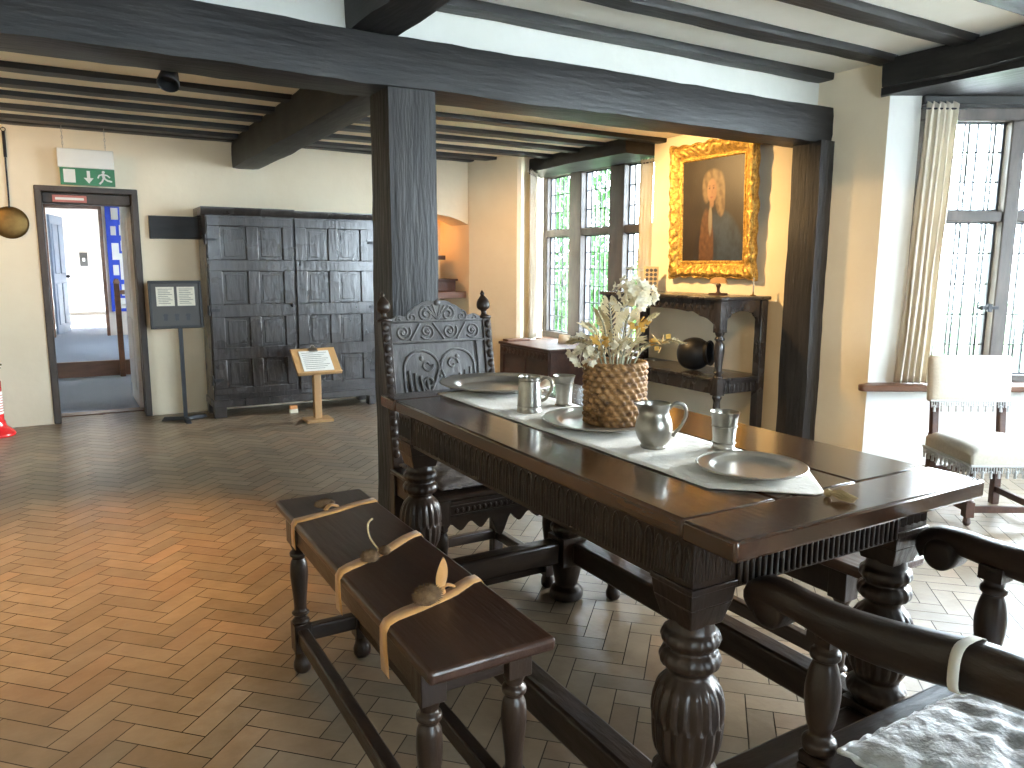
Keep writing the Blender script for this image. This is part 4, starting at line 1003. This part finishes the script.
for y in (SY0+.045, SY1-.07):
    a = MB(); a.box(SX0+.09, SX1-.075, y, y+.025, .385, .48)
    for i in range(7): a.tube([(SX0+.12+i*.043, y-.002, .40), (SX0+.12+i*.043, y-.002, .455)], .011, 6)
    part('end_shelf_rail', a, M['press'], st, bevel=.004)
# black pot lying on the shelf
pt = thing('black_pot', 'round black iron pot lying on the shelf of the side table', 'pot', (4.18, 4.33, .503))
b = MB(); T = Matrix.Translation((4.18, 4.33, .503+.128)) @ Matrix.Rotation(R3(-66), 4, 'Z') @ Matrix.Rotation(R3(84), 4, 'Y')
b.mx = T; b.lathe(curve([(.0, -.12), (.06, -.115), (.105, -.08), (.127, -.01), (.120, .05), (.095, .095), (.088, .11), (.098, .135), (.092, .137), (.082, .112), (.11, .05), (.118, -.01), (.09, -.08), (0, -.108)], 4), 40)
part('body', b, M['iron'], pt)
# small things standing on the side table
t = thing('name_plate_stand', 'small brown stand below the portrait frame on the side table', 'stand', (4.30, 4.22, SH))
b = MB(); b.box(4.25, 4.35, 4.17, 4.27, SH+.0005, SH+.012); b.lathe(curve([(.03, .012), (.014, .02), (.012, .05), (.02, .07), (.012, .085)], 3), 18, (4.30, 4.22, SH)); part('foot', b, M['chest'], t)
b = MB(); b.prism([(-.085, 0), (.085, 0), (.075, .03), (.04, .045), (-.04, .045), (-.075, .03)], -.008, .008, frm((0, 1, 0), (.0, 0, 1), (1, 0, 0), (4.30, 4.22, SH+.085))); part('plate', b, M['lightoak'], t)
t = thing('pricket_stick', 'thin pale stick standing right on the side table', 'candle', (4.36, 3.93, SH))
b = MB(); b.lathe(curve([(.022, .0005), (.022, .006), (.006, .012), (.005, .03)], 2), 16, (4.36, 3.93, SH)); part('base', b, M['brass'], t)
b = MB(); b.lathe([(.006, .03), (.006, .13), (.001, .134)], 12, (4.36, 3.93, SH)); part('candle', b, M['ivory'], t)
t = thing('carved_plaque', 'small pale carved plaque at the far end of the side table', 'plaque', (4.36, 5.07, SH))
b = MB(); b.mx = Matrix.Translation((4.36, 5.07, SH+.0005)) @ Matrix.Rotation(R3(-40), 4, 'Z'); b.box(-.062, .062, -.012, .012, 0, .21); part('slab', b, M['straw'], t, bevel=.006)
b2 = MB(); b2.mx = b.mx
for i in range(3):
    for j in range(5): b2.ball((-.035+.035*i, -.012, .03+.037*j), .015, 6, sc=(1, .4, 1))
part('relief', b2, M['sheen_grey_oak'], t)

# ------------------------------------------------------------------ portrait
PY0, PY1, PZ0, PZ1 = 4.005, 4.93, 1.215, 2.27
pr = thing('portrait', 'gilt framed oil portrait of a person in a long pale wig and blue coat', 'painting', (4.47, (PY0+PY1)/2, PZ0))
PT = Matrix.Translation((4.468, 0, PZ0)) @ Matrix.Rotation(R3(-2.0), 4, 'Y')
# local picture frame: a along -Y (to the right in view), z up
TP = PT @ frm((0, -1, 0), (0, 0, 1), (-1, 0, 0), (0, PY1, 0)); PW, PH = PY1-PY0, PZ1-PZ0; fw = .135
prof = [(0, .004), (.006, .014), (.016, .016), (.022, .010), (.034, .012), (.055, .030), (.080, .048), (.100, .056), (.114, .050), (.122, .036), (.128, .040), (.135, .030), (.135, .0)]
def rectpath(n):
    out = []
    c = [(fw, fw), (PW-fw, fw), (PW-fw, PH-fw), (fw, PH-fw)]; dg = [(-1, -1), (1, -1), (1, 1), (-1, 1)]
    for k in range(4):
        a_, b_ = c[k], c[(k+1) % 4]; da, db = dg[k], dg[(k+1) % 4]
        for i in range(n): q = i/n; out.append(((a_[0]+(b_[0]-a_[0])*q, a_[1]+(b_[1]-a_[1])*q), (da[0]+(db[0]-da[0])*q, da[1]+(db[1]-da[1])*q), q))
    return out
P = []
pk = 2*0+8
fine = curve([(p[0], p[1]) for p in prof], 3)
for (p, d, q) in rectpath(70):
    row = []
    edge = min(q, 1-q); boss = math.exp(-(edge/.10)**2)+.7*math.exp(-((q-.5)/.07)**2)
    for (o_, hh) in fine:
        sw = (o_/fw); orn = .006*math.sin(q*62)*math.sin(sw*9)*(sw > .3)+.010*boss*math.sin(sw*5)*(sw > .25)
        nn = .008*noise.noise(Vector((p[0]*45+d[0]*o_*40, p[1]*45+d[1]*o_*40, sw*4)))*(sw > .25)
        ou = o_*(1+.10*boss*(sw > .8)+.05*math.sin(q*40)*(sw > .85))
        row.append((p[0]+d[0]*ou, p[1]+d[1]*ou, hh+(orn+nn if 0 < hh else 0)))
    P.append(row)
b = MB(); b.grid(P, closed_u=True, mx=TP); part('gilt_frame', b, M['gold'], pr, ang=60)
def pc(u, v):      # the sitter: u to the right, v up, both 0..1
    n1 = noise.noise(Vector((u*5, v*5, 1))); n2 = noise.noise(Vector((u*22, v*22, 3)))
    def mixc(a, b_, t): t = max(0, min(1, t)); return tuple(x+(y-x)*t for x, y in zip(a, b_))
    def ell(cx, cy, rx, ry, s=.12): return (1-math.sqrt(((u-cx)/rx)**2+((v-cy)/ry)**2))/s
    c = mixc((.020, .012, .007), (.050, .030, .015), .5+.6*n1+.3*(u < .4))
    body = ell(.60, .02, .42, .50, .10); c = mixc(c, (.030, .020, .016), body)
    c = mixc(c, mixc((.020, .032, .055), (.055, .085, .125), .5+1.2*n1+.5*n2), min(body, (u-.47-.06*v)/.03))
    c = mixc(c, mixc((.24, .10, .035), (.13, .05, .018), .5+n2), min(ell(.41, .10, .13, .44, .15), 1))
    c = mixc(c, (.42, .33, .22), ell(.47, .40, .035, .17, .3))
    for (x, y, rx, ry) in ((.50, .78, .17, .13), (.40, .72, .075, .16), (.62, .66, .09, .22), (.64, .54, .07, .12)):
        c = mixc(c, mixc((.36, .23, .11), (.20, .115, .05), .5+.9*n2+.5*math.sin(u*60+v*20)), ell(x, y, rx, ry, .25))
    c = mixc(c, mixc((.58, .31, .15), (.40, .18, .08), .4+(u-.48)*4), ell(.49, .69, .085, .125, .15))
    for sx_ in (-.034, .030): c = mixc(c, (.12, .05, .03), ell(.485+sx_, .715, .016, .010, .4)); c = mixc(c, (.20, .09, .05), ell(.485+sx_, .735, .022, .007, .5)*.7)
    c = mixc(c, (.34, .14, .07), ell(.495, .675, .010, .035, .6)*.6); c = mixc(c, (.36, .09, .06), ell(.484, .625, .026, .009, .4))
    c = mixc(c, (.45, .23, .11), ell(.49, .565, .045, .05, .4)*.8)
    return c
b = MB(); P = []; cols = []
nu, nv = 90, 110
for i in range(nu+1):
    row = []
    for j in range(nv+1):
        u, v = i/nu, j/nv; row.append((fw-.004+(PW-2*fw+.008)*u, fw-.004+(PH-2*fw+.008)*v, .004)); cols.append(pc(u, v))
    P.append(row)
b.grid(P, mx=TP, cols=cols); part('canvas', b, M['paint'], pr, ang=180)
b = MB(); b.box(.02, PW-.02, .02, PH-.02, -.012, .0035, TP); part('backing_board', b, M['chest'], pr)

# ------------------------------------------------------------------ chest under the far window
KX0, KX1, KY0, KY1, KH = 3.70, 4.22, 5.64, 6.52, .56
ck = thing('oak_chest', 'brown carved oak chest standing under the far window', 'chest', ((KX0+KX1)/2, 6.08, 0))
a = MB(); a.box(KX0-.025, KX1+.02, KY0-.03, KY1+.02, KH-.028, KH); part('lid', a, M['chest'], ck, bevel=.007)
a = MB(); a.box(KX0, KX1, KY0, KY1, .10, KH-.028); part('body', a, M['chest'], ck, bevel=.003)
a = MB()
a.box(KX0-.014, KX0, KY0, KY1, KH-.125, KH-.03); a.box(KX0-.014, KX0, KY0, KY1, .10, .17)
for q in (0, .5, 1): yy = KY0+(KY1-KY0-.06)*q; a.box(KX0-.014, KX0, yy, yy+.06, .17, KH-.125)
for i in range(12): a.tube([(KX0-.015, KY0+.05+i*.070+.026*math.cos(t), KH-.078+.026*math.sin(t)) for t in [k*PI/6 for k in range(13)]], .006, 5)
part('front_framing', a, M['chest'], ck)
a = MB(); yy = KY0
a.box(KX0, KX1, yy-.014, yy, KH-.10, KH-.03); a.box(KX0, KX1, yy-.014, yy, .10, .17); a.box(KX0, KX0+.07, yy-.014, yy, .17, KH-.10); a.box(KX1-.07, KX1, yy-.014, yy, .17, KH-.10)
part('end_framing', a, M['chest'], ck)
for x in (KX0+.035, KX1-.035):
    for y in (KY0+.035, KY1-.035):
        a = MB(); a.box(x-.034, x+.034, y-.034, y+.034, 0, .10); part('foot', a, M['chest'], ck)
t = thing('notice_card', 'small cream folded card on the chest lid', 'card', (4.12, 6.02, KH))
b = MB(); b.mx = Matrix.Translation((4.12, 6.02, KH+.001)) @ Matrix.Rotation(R3(-60), 4, 'Z')
b.add([(-.06, -.03, 0), (.06, -.03, 0), (.06, 0, .085), (-.06, 0, .085), (-.06, .03, 0), (.06, .03, 0)], [(0, 1, 2, 3), (3, 2, 5, 4)]); o = part('sheet', b, M['paper'], t); s = o.modifiers.new('thick', 'SOLIDIFY'); s.thickness = .002
b = MB(); b.box(3.72, 3.98, 6.42, 6.53, KH+.0005, KH+.022)
solo('wood_tray', b, M['sill'], 'small dark wooden tray at the far left of the chest lid', 'tray', (3.85, 6.47, KH), bevel=.004)

# niche furniture
b = MB(); b.box(2.96, 3.56, 7.50, 7.84, 1.36, 1.405); solo('niche_shelf', b, M['chest'], 'dark shelf board in the warm lit niche', 'shelf', (3.26, 7.67, 1.36), bevel=.004)
t = thing('bible_box', 'brown wooden box on the ledge of the niche', 'box', (3.36, 7.4, 1.02))
b = MB(); b.box(3.12, 3.58, 7.30, 7.55, 1.03, 1.14); part('case', b, M['chest'], t, bevel=.004); b = MB(); b.box(3.10, 3.60, 7.28, 7.57, 1.14, 1.16); part('lid', b, M['chest'], t, bevel=.004)
b = MB(); b.box(2.955, 3.635, 7.16, 7.855, .96, 1.0295); solo('niche_ledge', b, M['sill'], 'brown ledge carrying the box in the niche', 'ledge', (3.3, 7.5, .96), bevel=.004)

# ------------------------------------------------------------------ press cupboard
GX0, GX1, GY0, GY1, GZ0, GZ1 = 1.015, 2.475, 6.72, 7.10, .12, 1.735
cp = thing('press_cupboard', 'tall black panelled oak press with two doors against the far wall', 'cupboard', ((GX0+GX1)/2, 6.9, 0))
a = MB(); a.box(GX0, GX1, GY0, GY1, GZ0, GZ1); part('carcase', a, M['press'], cp, bevel=.006)
a = MB(); a.prism([(GY0-.045, GZ1+.03), (GY0-.045, GZ1+.012), (GY0-.02, GZ1-.03), (GY0, GZ1-.035), (GY1, GZ1-.035), (GY1, GZ1+.03)], GX0-.03, GX0+.725, frm((0, 1, 0), (0, 0, 1), (1, 0, 0)))
a.prism([(GY0-.03, GZ1+.022), (GY0-.03, GZ1+.008), (GY0-.01, GZ1-.03), (GY0, GZ1-.035), (GY1, GZ1-.035), (GY1, GZ1+.022)], GX0+.727, GX1+.02, frm((0, 1, 0), (0, 0, 1), (1, 0, 0)))
part('cornice', a, M['press'], cp)
def pdoor(x0, x1, cols, nm='door'):
    a = MB(); y0, y1 = GY0-.028, GY0-.001; z0, z1 = .20, 1.685
    a.box(x0, x1, GY0-.010, y1, z0, z1)
    rows = [(.255, .50), (.60, .86), (.965, 1.245), (1.335, 1.615)]
    zz = [z0]+[v for r in rows for v in r]+[z1]
    for i in range(0, len(zz), 2): a.box(x0, x1, y0, GY0-.010, zz[i], zz[i+1])
    xx = [x0]+[v for c in cols for v in c]+[x1]
    for i in range(0, len(xx), 2):
        for (p, q) in rows: a.box(xx[i], xx[i+1], y0, GY0-.010, p, q)
    for (p, q) in rows:
        for (u, w) in cols:
            a.box(u+.03, w-.03, GY0-.016, GY0-.010, p+.03, q-.03)
            for (A, B_) in (((u, p), (w, p)), ((w, p), (w, q)), ((w, q), (u, q)), ((u, q), (u, p))): a.tube([(A[0], GY0-.017, A[1]), (B_[0], GY0-.017, B_[1])], .007, 6)
    return part(nm, a, M['press'], cp, bevel=.003)
d1 = pdoor(1.025, 1.712, [(1.125, 1.335), (1.425, 1.635)]); d2_ = pdoor(1.742, 2.465, [(1.835, 2.035), (2.12, 2.33)])
for d, x, sx in ((d1, 1.02, 1), (d2_, 2.47, -1)):
    for z in (.33, .92, 1.50):
        k = MB(); k.box(min(x, x+sx*.075), max(x, x+sx*.075), GY0-.035, GY0-.029, z-.012, z+.012); k.lathe([(.009, z-.04), (.009, z+.04)], 10, (x-sx*.012, GY0-.025, 0)); part('hinge', k, M['iron'], d)
k = MB(); k.ball((1.69, GY0-.045, .95), .014); k.box(1.684, 1.696, GY0-.05, GY0-.028, .944, .956); part('knob', k, M['iron'], d1)
a = MB(); a.box(GX0-.012, GX1+.012, GY0-.02, GY1, .09, .155); part('plinth', a, M['press'], cp, bevel=.006)
for x in (GX0+.045, GX1-.045):
    for y in (GY0+.04, GY1-.05):
        a = MB(); a.box(x-.05, x+.05, y-.05, y+.045, 0, .092); part('foot', a, M['press'], cp, bevel=.004)
t = thing('floor_sensor', 'small cream and orange box on the floor before the press', 'box', (1.66, 6.66, 0))
b = MB(); b.box(1.625, 1.695, 6.635, 6.685, 0.0005, .036); part('case', b, M['paper'], t, bevel=.004); b = MB(); b.box(1.627, 1.693, 6.637, 6.683, .036, .066); part('cover', b, M['orange'], t, bevel=.004)

# lectern
t = thing('display_lectern', 'small light oak lectern with a sheet before the press', 'lectern', (1.75, 6.20, 0))
b = MB(); b.box(1.64, 1.86, 6.12, 6.30, 0.0005, .026); part('base', b, M['lightoak'], t, bevel=.004)
b = MB(); b.box(1.72, 1.78, 6.185, 6.245, .026, .50); part('post', b, M['lightoak'], t, bevel=.004)
LT = Matrix.Translation((1.75, 6.21, .505)) @ Matrix.Rotation(R3(40), 4, 'X')
b = MB(); b.box(-.185, .185, -.145, .145, -.010, .010, LT); b.box(-.185, .185, -.145, -.13, .010, .022, LT); part('board', b, M['lightoak'], t, bevel=.003)
b = MB(); b.box(-.125, .125, -.115, .11, .0105, .0125, LT); sh = part('sheet', b, M['white'], t)
b = MB()
for i in range(9): b.box(-.105, .105-.05*((i*7) % 3)/2, .085-.022*i, .089-.022*i, .0126, .0132, LT)
part('text_line', b, M['grey'], sh)
b = MB(); b.box(-.035, .035, .10, .14, .0126, .020, LT); b.tube([LT @ Vector(p) for p in ((-.02, .14, .02), (-.01, .16, .03), (.01, .16, .03), (.02, .14, .02))], .003, 6); part('clip', b, M['pewter'], t)
# display stand
t = thing('display_stand', 'grey display board with two cream sheets on a thin floor stand beside the doorway', 'display stand', (.79, 6.78, 0))
T = Matrix.Translation((.766, 6.76, .97)) @ Matrix.Rotation(R3(-6), 4, 'X')
b = MB(); b.box(-.195, .195, -.008, .012, -.185, .185, T); part('board', b, M['grey'], t)
b = MB()
for (x0, x1, z0, z1) in ((-.20, .20, .172, .195), (-.20, .20, -.195, -.172), (-.20, -.178, -.195, .195), (.178, .20, -.195, .195)): b.box(x0, x1, -.018, .014, z0, z1, T)
part('frame', b, M['black'], t, bevel=.003)
for x0 in (-.145, .012):
    b = MB(); b.box(x0, x0+.135, -.0115, -.0085, -.010, .145, T); s_ = part('sheet', b, M['paper'], t)
    b = MB()
    for i in range(9): b.box(x0+.015, x0+.12-.03*((i*5) % 3)/2, -.0125, -.0116, .125-.0145*i, .1285-.0145*i, T)
    part('text_line', b, M['grey'], s_)
b = MB()
for x0 in (-.085, .0, .085): b.box(x0-.014, x0+.014, -.0115, -.0085, -.13, -.075, T); b.box(x0-.020, x0+.020, -.0115, -.0085, -.09, -.08, T)
part('small_symbol', b, M['steel'], t)
b = MB(); b.box(.775, .805, 6.77, 6.795, .02, .80); part('post', b, M['steel'], t)
b = MB()
for a_ in (20, 160, 270): b.mx = Matrix.Translation((.79, 6.782, 0)) @ Matrix.Rotation(R3(a_), 4, 'Z'); b.frustum((.09, 0), 0.0005, .03, .10, .08, .022, .014)
part('foot', b, M['steel'], t, bevel=.003)

# exit sign
t = thing('exit_sign', 'green and white emergency exit sign hanging over the doorway', 'exit sign', (.205, 6.95, 1.905))
ex0, ex1, ez0, ez1, eyy = .010, .398, 1.905, 2.178, 6.93
b = MB(); b.box(ex0, ex1, eyy, eyy+.055, ez0+.13, ez1); part('housing', b, M['white'], t, bevel=.006)
b = MB(); b.box(ex0+.012, ex1, eyy+.018, eyy+.036, ez0, ez0+.132); pn = part('panel', b, M['green'], t)
b = MB(); yy = eyy+.016
b.box(ex0+.035, ex0+.115, yy, yy+.003, ez0+.018, ez0+.118); part('door_pictogram', b, M['white'], pn)
b = MB(); c = ex0+.205
b.box(c-.011, c+.011, yy, yy+.003, ez0+.05, ez0+.112); b.prism([(c-.034, .058), (c, .016), (c+.034, .058)], -.0015, .0015, frm((1, 0, 0), (0, 0, 1), (0, 1, 0), (0, yy+.0015, ez0))); part('arrow_pictogram', b, M['white'], pn)
b = MB(); c = ex0+.305; F = frm((1, 0, 0), (0, 0, 1), (0, 1, 0), (c, yy+.0015, ez0))
b.lathe([(0, -.0015), (.011, -.0015), (.011, .0015), (0, .0015)], 16, (.004, .108, 0), None, F)
def limb(pts, w):
    for p, q in zip(pts[:-1], pts[1:]):
        p, q = Vector((*p, 0)), Vector((*q, 0)); d = (q-p).normalized(); nn = Vector((-d.y, d.x, 0))*w; p -= d*w*.6; q += d*w*.6
        b.prism([tuple((p+nn)[:2]), tuple((p-nn)[:2]), tuple((q-nn)[:2]), tuple((q+nn)[:2])], -.0015, .0015, F)
limb([(.000, .092), (.006, .062)], .010); limb([(.006, .062), (.030, .044), (.058, .038)], .0065); limb([(.003, .060), (-.008, .036), (-.026, .018)], .0065); limb([(.002, .090), (.030, .084), (.046, .070)], .0052); limb([(-.002, .090), (-.026, .082), (-.036, .062)], .0052)
part('runner_pictogram', b, M['white'], pn)
for x in (.055, .345):
    b = MB()
    for i in range(7):
        zc = ez1+.012+i*.024; ring = [(x+.005*math.cos(k*PI/4) if i % 2 else x, eyy+.028+(0 if i % 2 else .005*math.cos(k*PI/4)), zc+.014*math.sin(k*PI/4)) for k in range(9)]
        b.tube(ring, .0016, 5)
    part('chain', b, M['pewter'], t)
# low headroom notice
t = thing('notice_strip', 'faded red notice strip on the lintel of the doorway', 'notice', (.02, 7.16, 1.80))
b = MB(); b.box(-.045, .195, BY+.040, BY+.0495, 1.785, 1.840); part('strip', b, M['pink'], t, bevel=.002); b = MB(); b.box(-.025, .175, BY+.037, BY+.0405, 1.803, 1.822); part('lettering', b, M['white'], t)
# skimmer
t = thing('brass_skimmer', 'round brass skimmer with long iron handle hanging on the far wall', 'skimmer', (-.33, 7.09, 1.5))
b = MB(); T = Matrix.Translation((-.335, BY-.022, 1.61)) @ Matrix.Rotation(R3(90), 4, 'X'); b.mx = T
b.lathe(curve([(0, .014), (.06, .012), (.10, .004), (.118, -.008), (.122, -.006), (.104, .008), (.06, .017), (0, .019)], 3), 44); b.mx = Matrix.Identity(4)
part('pan', b, M['brass'], t)
b = MB(); b.tube(curve([(-.335, BY-.026, 1.72), (-.332, BY-.02, 1.80), (-.330, BY-.016, 2.05), (-.328, BY-.016, 2.12)]), .006, 8); b.tube([(-.328, BY-.016, 2.10), (-.327, BY-.016, 2.29)], .011, 8); b.tube([(-.327+.015*math.sin(k*PI/5), BY-.016, 2.305+.015*math.cos(k*PI/5)) for k in range(11)], .003, 5); part('handle', b, M['iron'], t)
b = MB(); b.tube([(-.327, BY-.03, 2.318), (-.327, BY+.01, 2.318)], .004, 6); part('hook', b, M['iron'], t)
# fire extinguisher
EXC = (-.565, 6.84, 0)
t = thing('fire_extinguisher', 'red fire extinguisher on a flared red foot at the left edge', 'fire extinguisher', EXC)
b = MB(); b.lathe(curve([(.080, .085), (.084, .10), (.084, .38), (.080, .42), (.055, .455), (.026, .47), (.024, .485)], 3), 32, EXC); part('cylinder', b, M['red'], t)
b = MB(); b.lathe(curve([(.150, .001), (.152, .02), (.125, .05), (.098, .075), (.090, .11), (.086, .112)], 3), 36, EXC); part('foot', b, M['red'], t)
b = MB(); b.lathe([(.0848, .17), (.0848, .34)], 32, EXC, caps=False); lb = part('label', b, M['white'], t)
b = MB()
for k in range(7): b.lathe([(.0853, .188+.02*k), (.0853, .194+.02*k)], 32, EXC, caps=False)
part('text_line', b, M['red'], lb)
b = MB(); b.lathe([(.020, .485), (.022, .52), (.012, .53)], 20, EXC); b.box(EXC[0]-.012, EXC[0]+.10, EXC[1]-.010, EXC[1]+.010, .535, .548); b.box(EXC[0]-.012, EXC[0]+.09, EXC[1]-.008, EXC[1]+.008, .512, .522); part('valve', b, M['brass'], t, bevel=.002)
b = MB(); b.tube(curve([(EXC[0]-.02, EXC[1]-.01, .51), (EXC[0]-.09, EXC[1]-.04, .50), (EXC[0]-.115, EXC[1]-.05, .38), (EXC[0]-.105, EXC[1]-.05, .16)]), .009, 8); part('hose', b, M['black'], t)
# spotlight under the main beam
t = thing('spotlight', 'small black spotlight fixed behind the main beam', 'spotlight', (.40, 3.80, 2.12))
b = MB(); b.mx = Matrix.Translation((.47, 3.83, 2.15)) @ Matrix.Rotation(R3(150), 4, 'X') @ Matrix.Rotation(R3(-12), 4, 'Y'); b.lathe(curve([(.022, -.05), (.030, -.045), (.034, .0), (.045, .055), (.048, .075), (.044, .075), (.036, .03)], 3), 28); part('can', b, M['black'], t)
b = MB(); b.tube([(.47, 3.83, 2.18), (.46, 3.80, 2.21), (.46, 3.76, 2.23)], .008, 8); b.box(.43, .49, 3.752, 3.765, 2.18, 2.26); part('bracket', b, M['black'], t)

# ------------------------------------------------------------------ curtains
def curtain(label, T, w0, w1, z0, z1, folds, amp, seed, shift=0.):
    b = MB(); n = folds*10; P = []
    for i in range(26):
        q = i/25; z = z1+(z0-z1)*q; w = w0+(w1-w0)*q; row = []
        for j in range(n+1):
            u = j/n; ph = u*folds*2*PI
            a = amp*(.45+.55*q)*(1+.25*noise.noise(Vector((u*4, q*2, seed))))
            x = shift*q+w*u+.012*math.sin(ph*2+q*2)*.5+.01*noise.noise(Vector((u*6, q*3, seed+2)))
            row.append((x, a*math.sin(ph+.8*noise.noise(Vector((q*2.5, u*2, seed+5))))+.0*q, z+(.012*math.sin(ph)+.008*abs(math.sin(ph*.5)) if i == 0 else 0)))
        P.append(row)
    t = thing('curtain', label, 'curtain', tuple((T @ Vector((w0/2, 0, z0)))[:]))
    b.grid(P, mx=T); o = part('cloth', b, M['curtain'], t, ang=180); s = o.modifiers.new('thick', 'SOLIDIFY'); s.thickness = .003
    h = MB(); h.mx = T
    h.tube([(-.03, 0, z1-.03), (w0+.05, 0, z1-.03)], .006, 8)
    part('rod', h, M['iron'], t)
curtain('cream curtain gathered at the left of the bay window', BAY @ Matrix.Translation((.205, -.05, 0)), .20, .20, .562, 2.30, 5, .026, 1, -.05)
T = frm((.62, .66, 0), (.66, -.62, 0), (0, 0, 1), (4.08, 6.62, 0)); curtain('cream curtain hanging at the left of the far window', T, .42, .42, .55, 2.24, 6, .022, 2)
T = frm((0, -1, 0), (1, 0, 0), (0, 0, 1), (4.53, 5.46, 0)); curtain('narrow cream curtain at the right of the far window beside the portrait wall', T, .18, .18, .535, 2.24, 4, .022, 3)

# ------------------------------------------------------------------ light
w = bpy.data.worlds.new('sky'); SC.world = w; w.use_nodes = True
bg = w.node_tree.nodes['Background']; bg.inputs[0].default_value = (.76, .88, 1.0, 1); bg.inputs[1].default_value = 34.
def lamp(name, kind, loc, target, energy, color, size=.1, spot=60, blend=.6, par=None):
    l = bpy.data.lights.new(name, kind); l.energy = energy; l.color = color
    if kind == 'SPOT': l.spot_size = R3(spot); l.spot_blend = blend; l.shadow_soft_size = size
    elif kind == 'POINT': l.shadow_soft_size = size
    o = bpy.data.objects.new(name, l); COL.objects.link(o); o.location = loc
    if target: o.rotation_euler = (Vector(target)-Vector(loc)).to_track_quat('-Z', 'Y').to_euler()
    return o
def portal(T, w, h, loc):
    l = bpy.data.lights.new('window_portal', 'AREA'); l.shape = 'RECTANGLE'; l.size = w; l.size_y = h
    l.cycles.is_portal = True
    o = bpy.data.objects.new('window_portal', l); COL.objects.link(o)
    z = Vector((T[0][1], T[1][1], 0)); x = Vector((T[0][0], T[1][0], 0))
    m = frm(x, x.cross(z)*-1, z, loc)
    yv = z.cross(x); m = frm(x, yv, z, loc); o.matrix_world = m
def pc_(T, x, e, z): return T @ Vector((x, e, z))
portal(T1, 1.9, 1.75, pc_(T1, .99, .2, 1.42)); portal(BAY, 1.95, 1.72, pc_(BAY, 1.17, .25, 1.42)); portal(BAY2, 1.35, 1.72, pc_(BAY2, .67, .25, 1.42))
portal(BAY3, L3, 1.72, pc_(BAY3, L3/2, .25, 1.42)); portal(TF, 1.7, 1.5, pc_(TF, .85, .2, 1.5))
HT = frm((0, 1, 0), (1, 0, 0), (0, 0, 1)); portal(HT, .8, .7, (2.35, 11.8, 1.55))
WARM = (1., .62, .25)
lamp('floor_lamp_beam', 'SPOT', (.43, 3.86, 2.08), (-.12, 3.50, 0), 165, (1., .50, .10), .05, 78, 1.)
lamp('portrait_lamp_beam', 'SPOT', (3.15, 4.9, 2.2), (4.5, 4.62, 1.45), 125, WARM, .06, 95, .8)
lamp('corner_lamp_beam', 'SPOT', (3.2, 5.3, 2.2), (4.1, 6.9, .9), 45, (1., .55, .2), .06, 80, .9)
lamp('niche_lamp', 'POINT', (3.15, 7.66, 1.70), None, 2.2, (1., .42, .1), .05)
lamp('pier_lamp_beam', 'SPOT', (1.9, 1.7, 2.3), (4.5, 3.25, .75), 60, (1., .66, .32), .04, 40, .25)
lamp('door_wall_lamp_beam', 'SPOT', (-1.2, 5.3, 2.2), (-.35, 7.1, 1.9), 35, (1., .6, .26), .06, 70, 1.)

sl = bpy.data.lights.new('hazy_sun', 'SUN'); sl.energy = 7; sl.angle = R3(12); sl.color = (1, .96, .9)
so = bpy.data.objects.new('hazy_sun', sl); COL.objects.link(so); so.rotation_euler = Vector((-.95, .05, -.215)).to_track_quat('-Z', 'Y').to_euler()

# ------------------------------------------------------------------ camera
f, p, yaw, roll = 755., R3(8.9), R3(30.4), R3(.3)
cy_, sy_, cp_, sp_ = math.cos(yaw), math.sin(yaw), math.cos(p), math.sin(p)
Fv = Vector((sy_*cp_, cy_*cp_, -sp_)); Rv = Vector((cy_, -sy_, 0)); Uv = Rv.cross(Fv)
R2 = Rv*math.cos(roll)+Uv*math.sin(roll); U2 = Uv*math.cos(roll)-Rv*math.sin(roll)
cam = bpy.data.cameras.new('camera'); cam.sensor_width = 36; cam.lens = f*36/1024; cam.clip_start = .02
co = bpy.data.objects.new('camera', cam); COL.objects.link(co); co.matrix_world = frm(R2, U2, -Fv, (0, 0, 1.30)); SC.camera = co
vs = SC.view_settings; vs.view_transform = 'Standard'; vs.look = 'None'; vs.gamma = 1; vs.use_curve_mapping = False; vs.exposure = 1.0
SC.cycles.use_denoising = True; SC.cycles.max_bounces = 12; SC.cycles.diffuse_bounces = 6; SC.cycles.transparent_max_bounces = 16; SC.cycles.sample_clamp_indirect = 8.
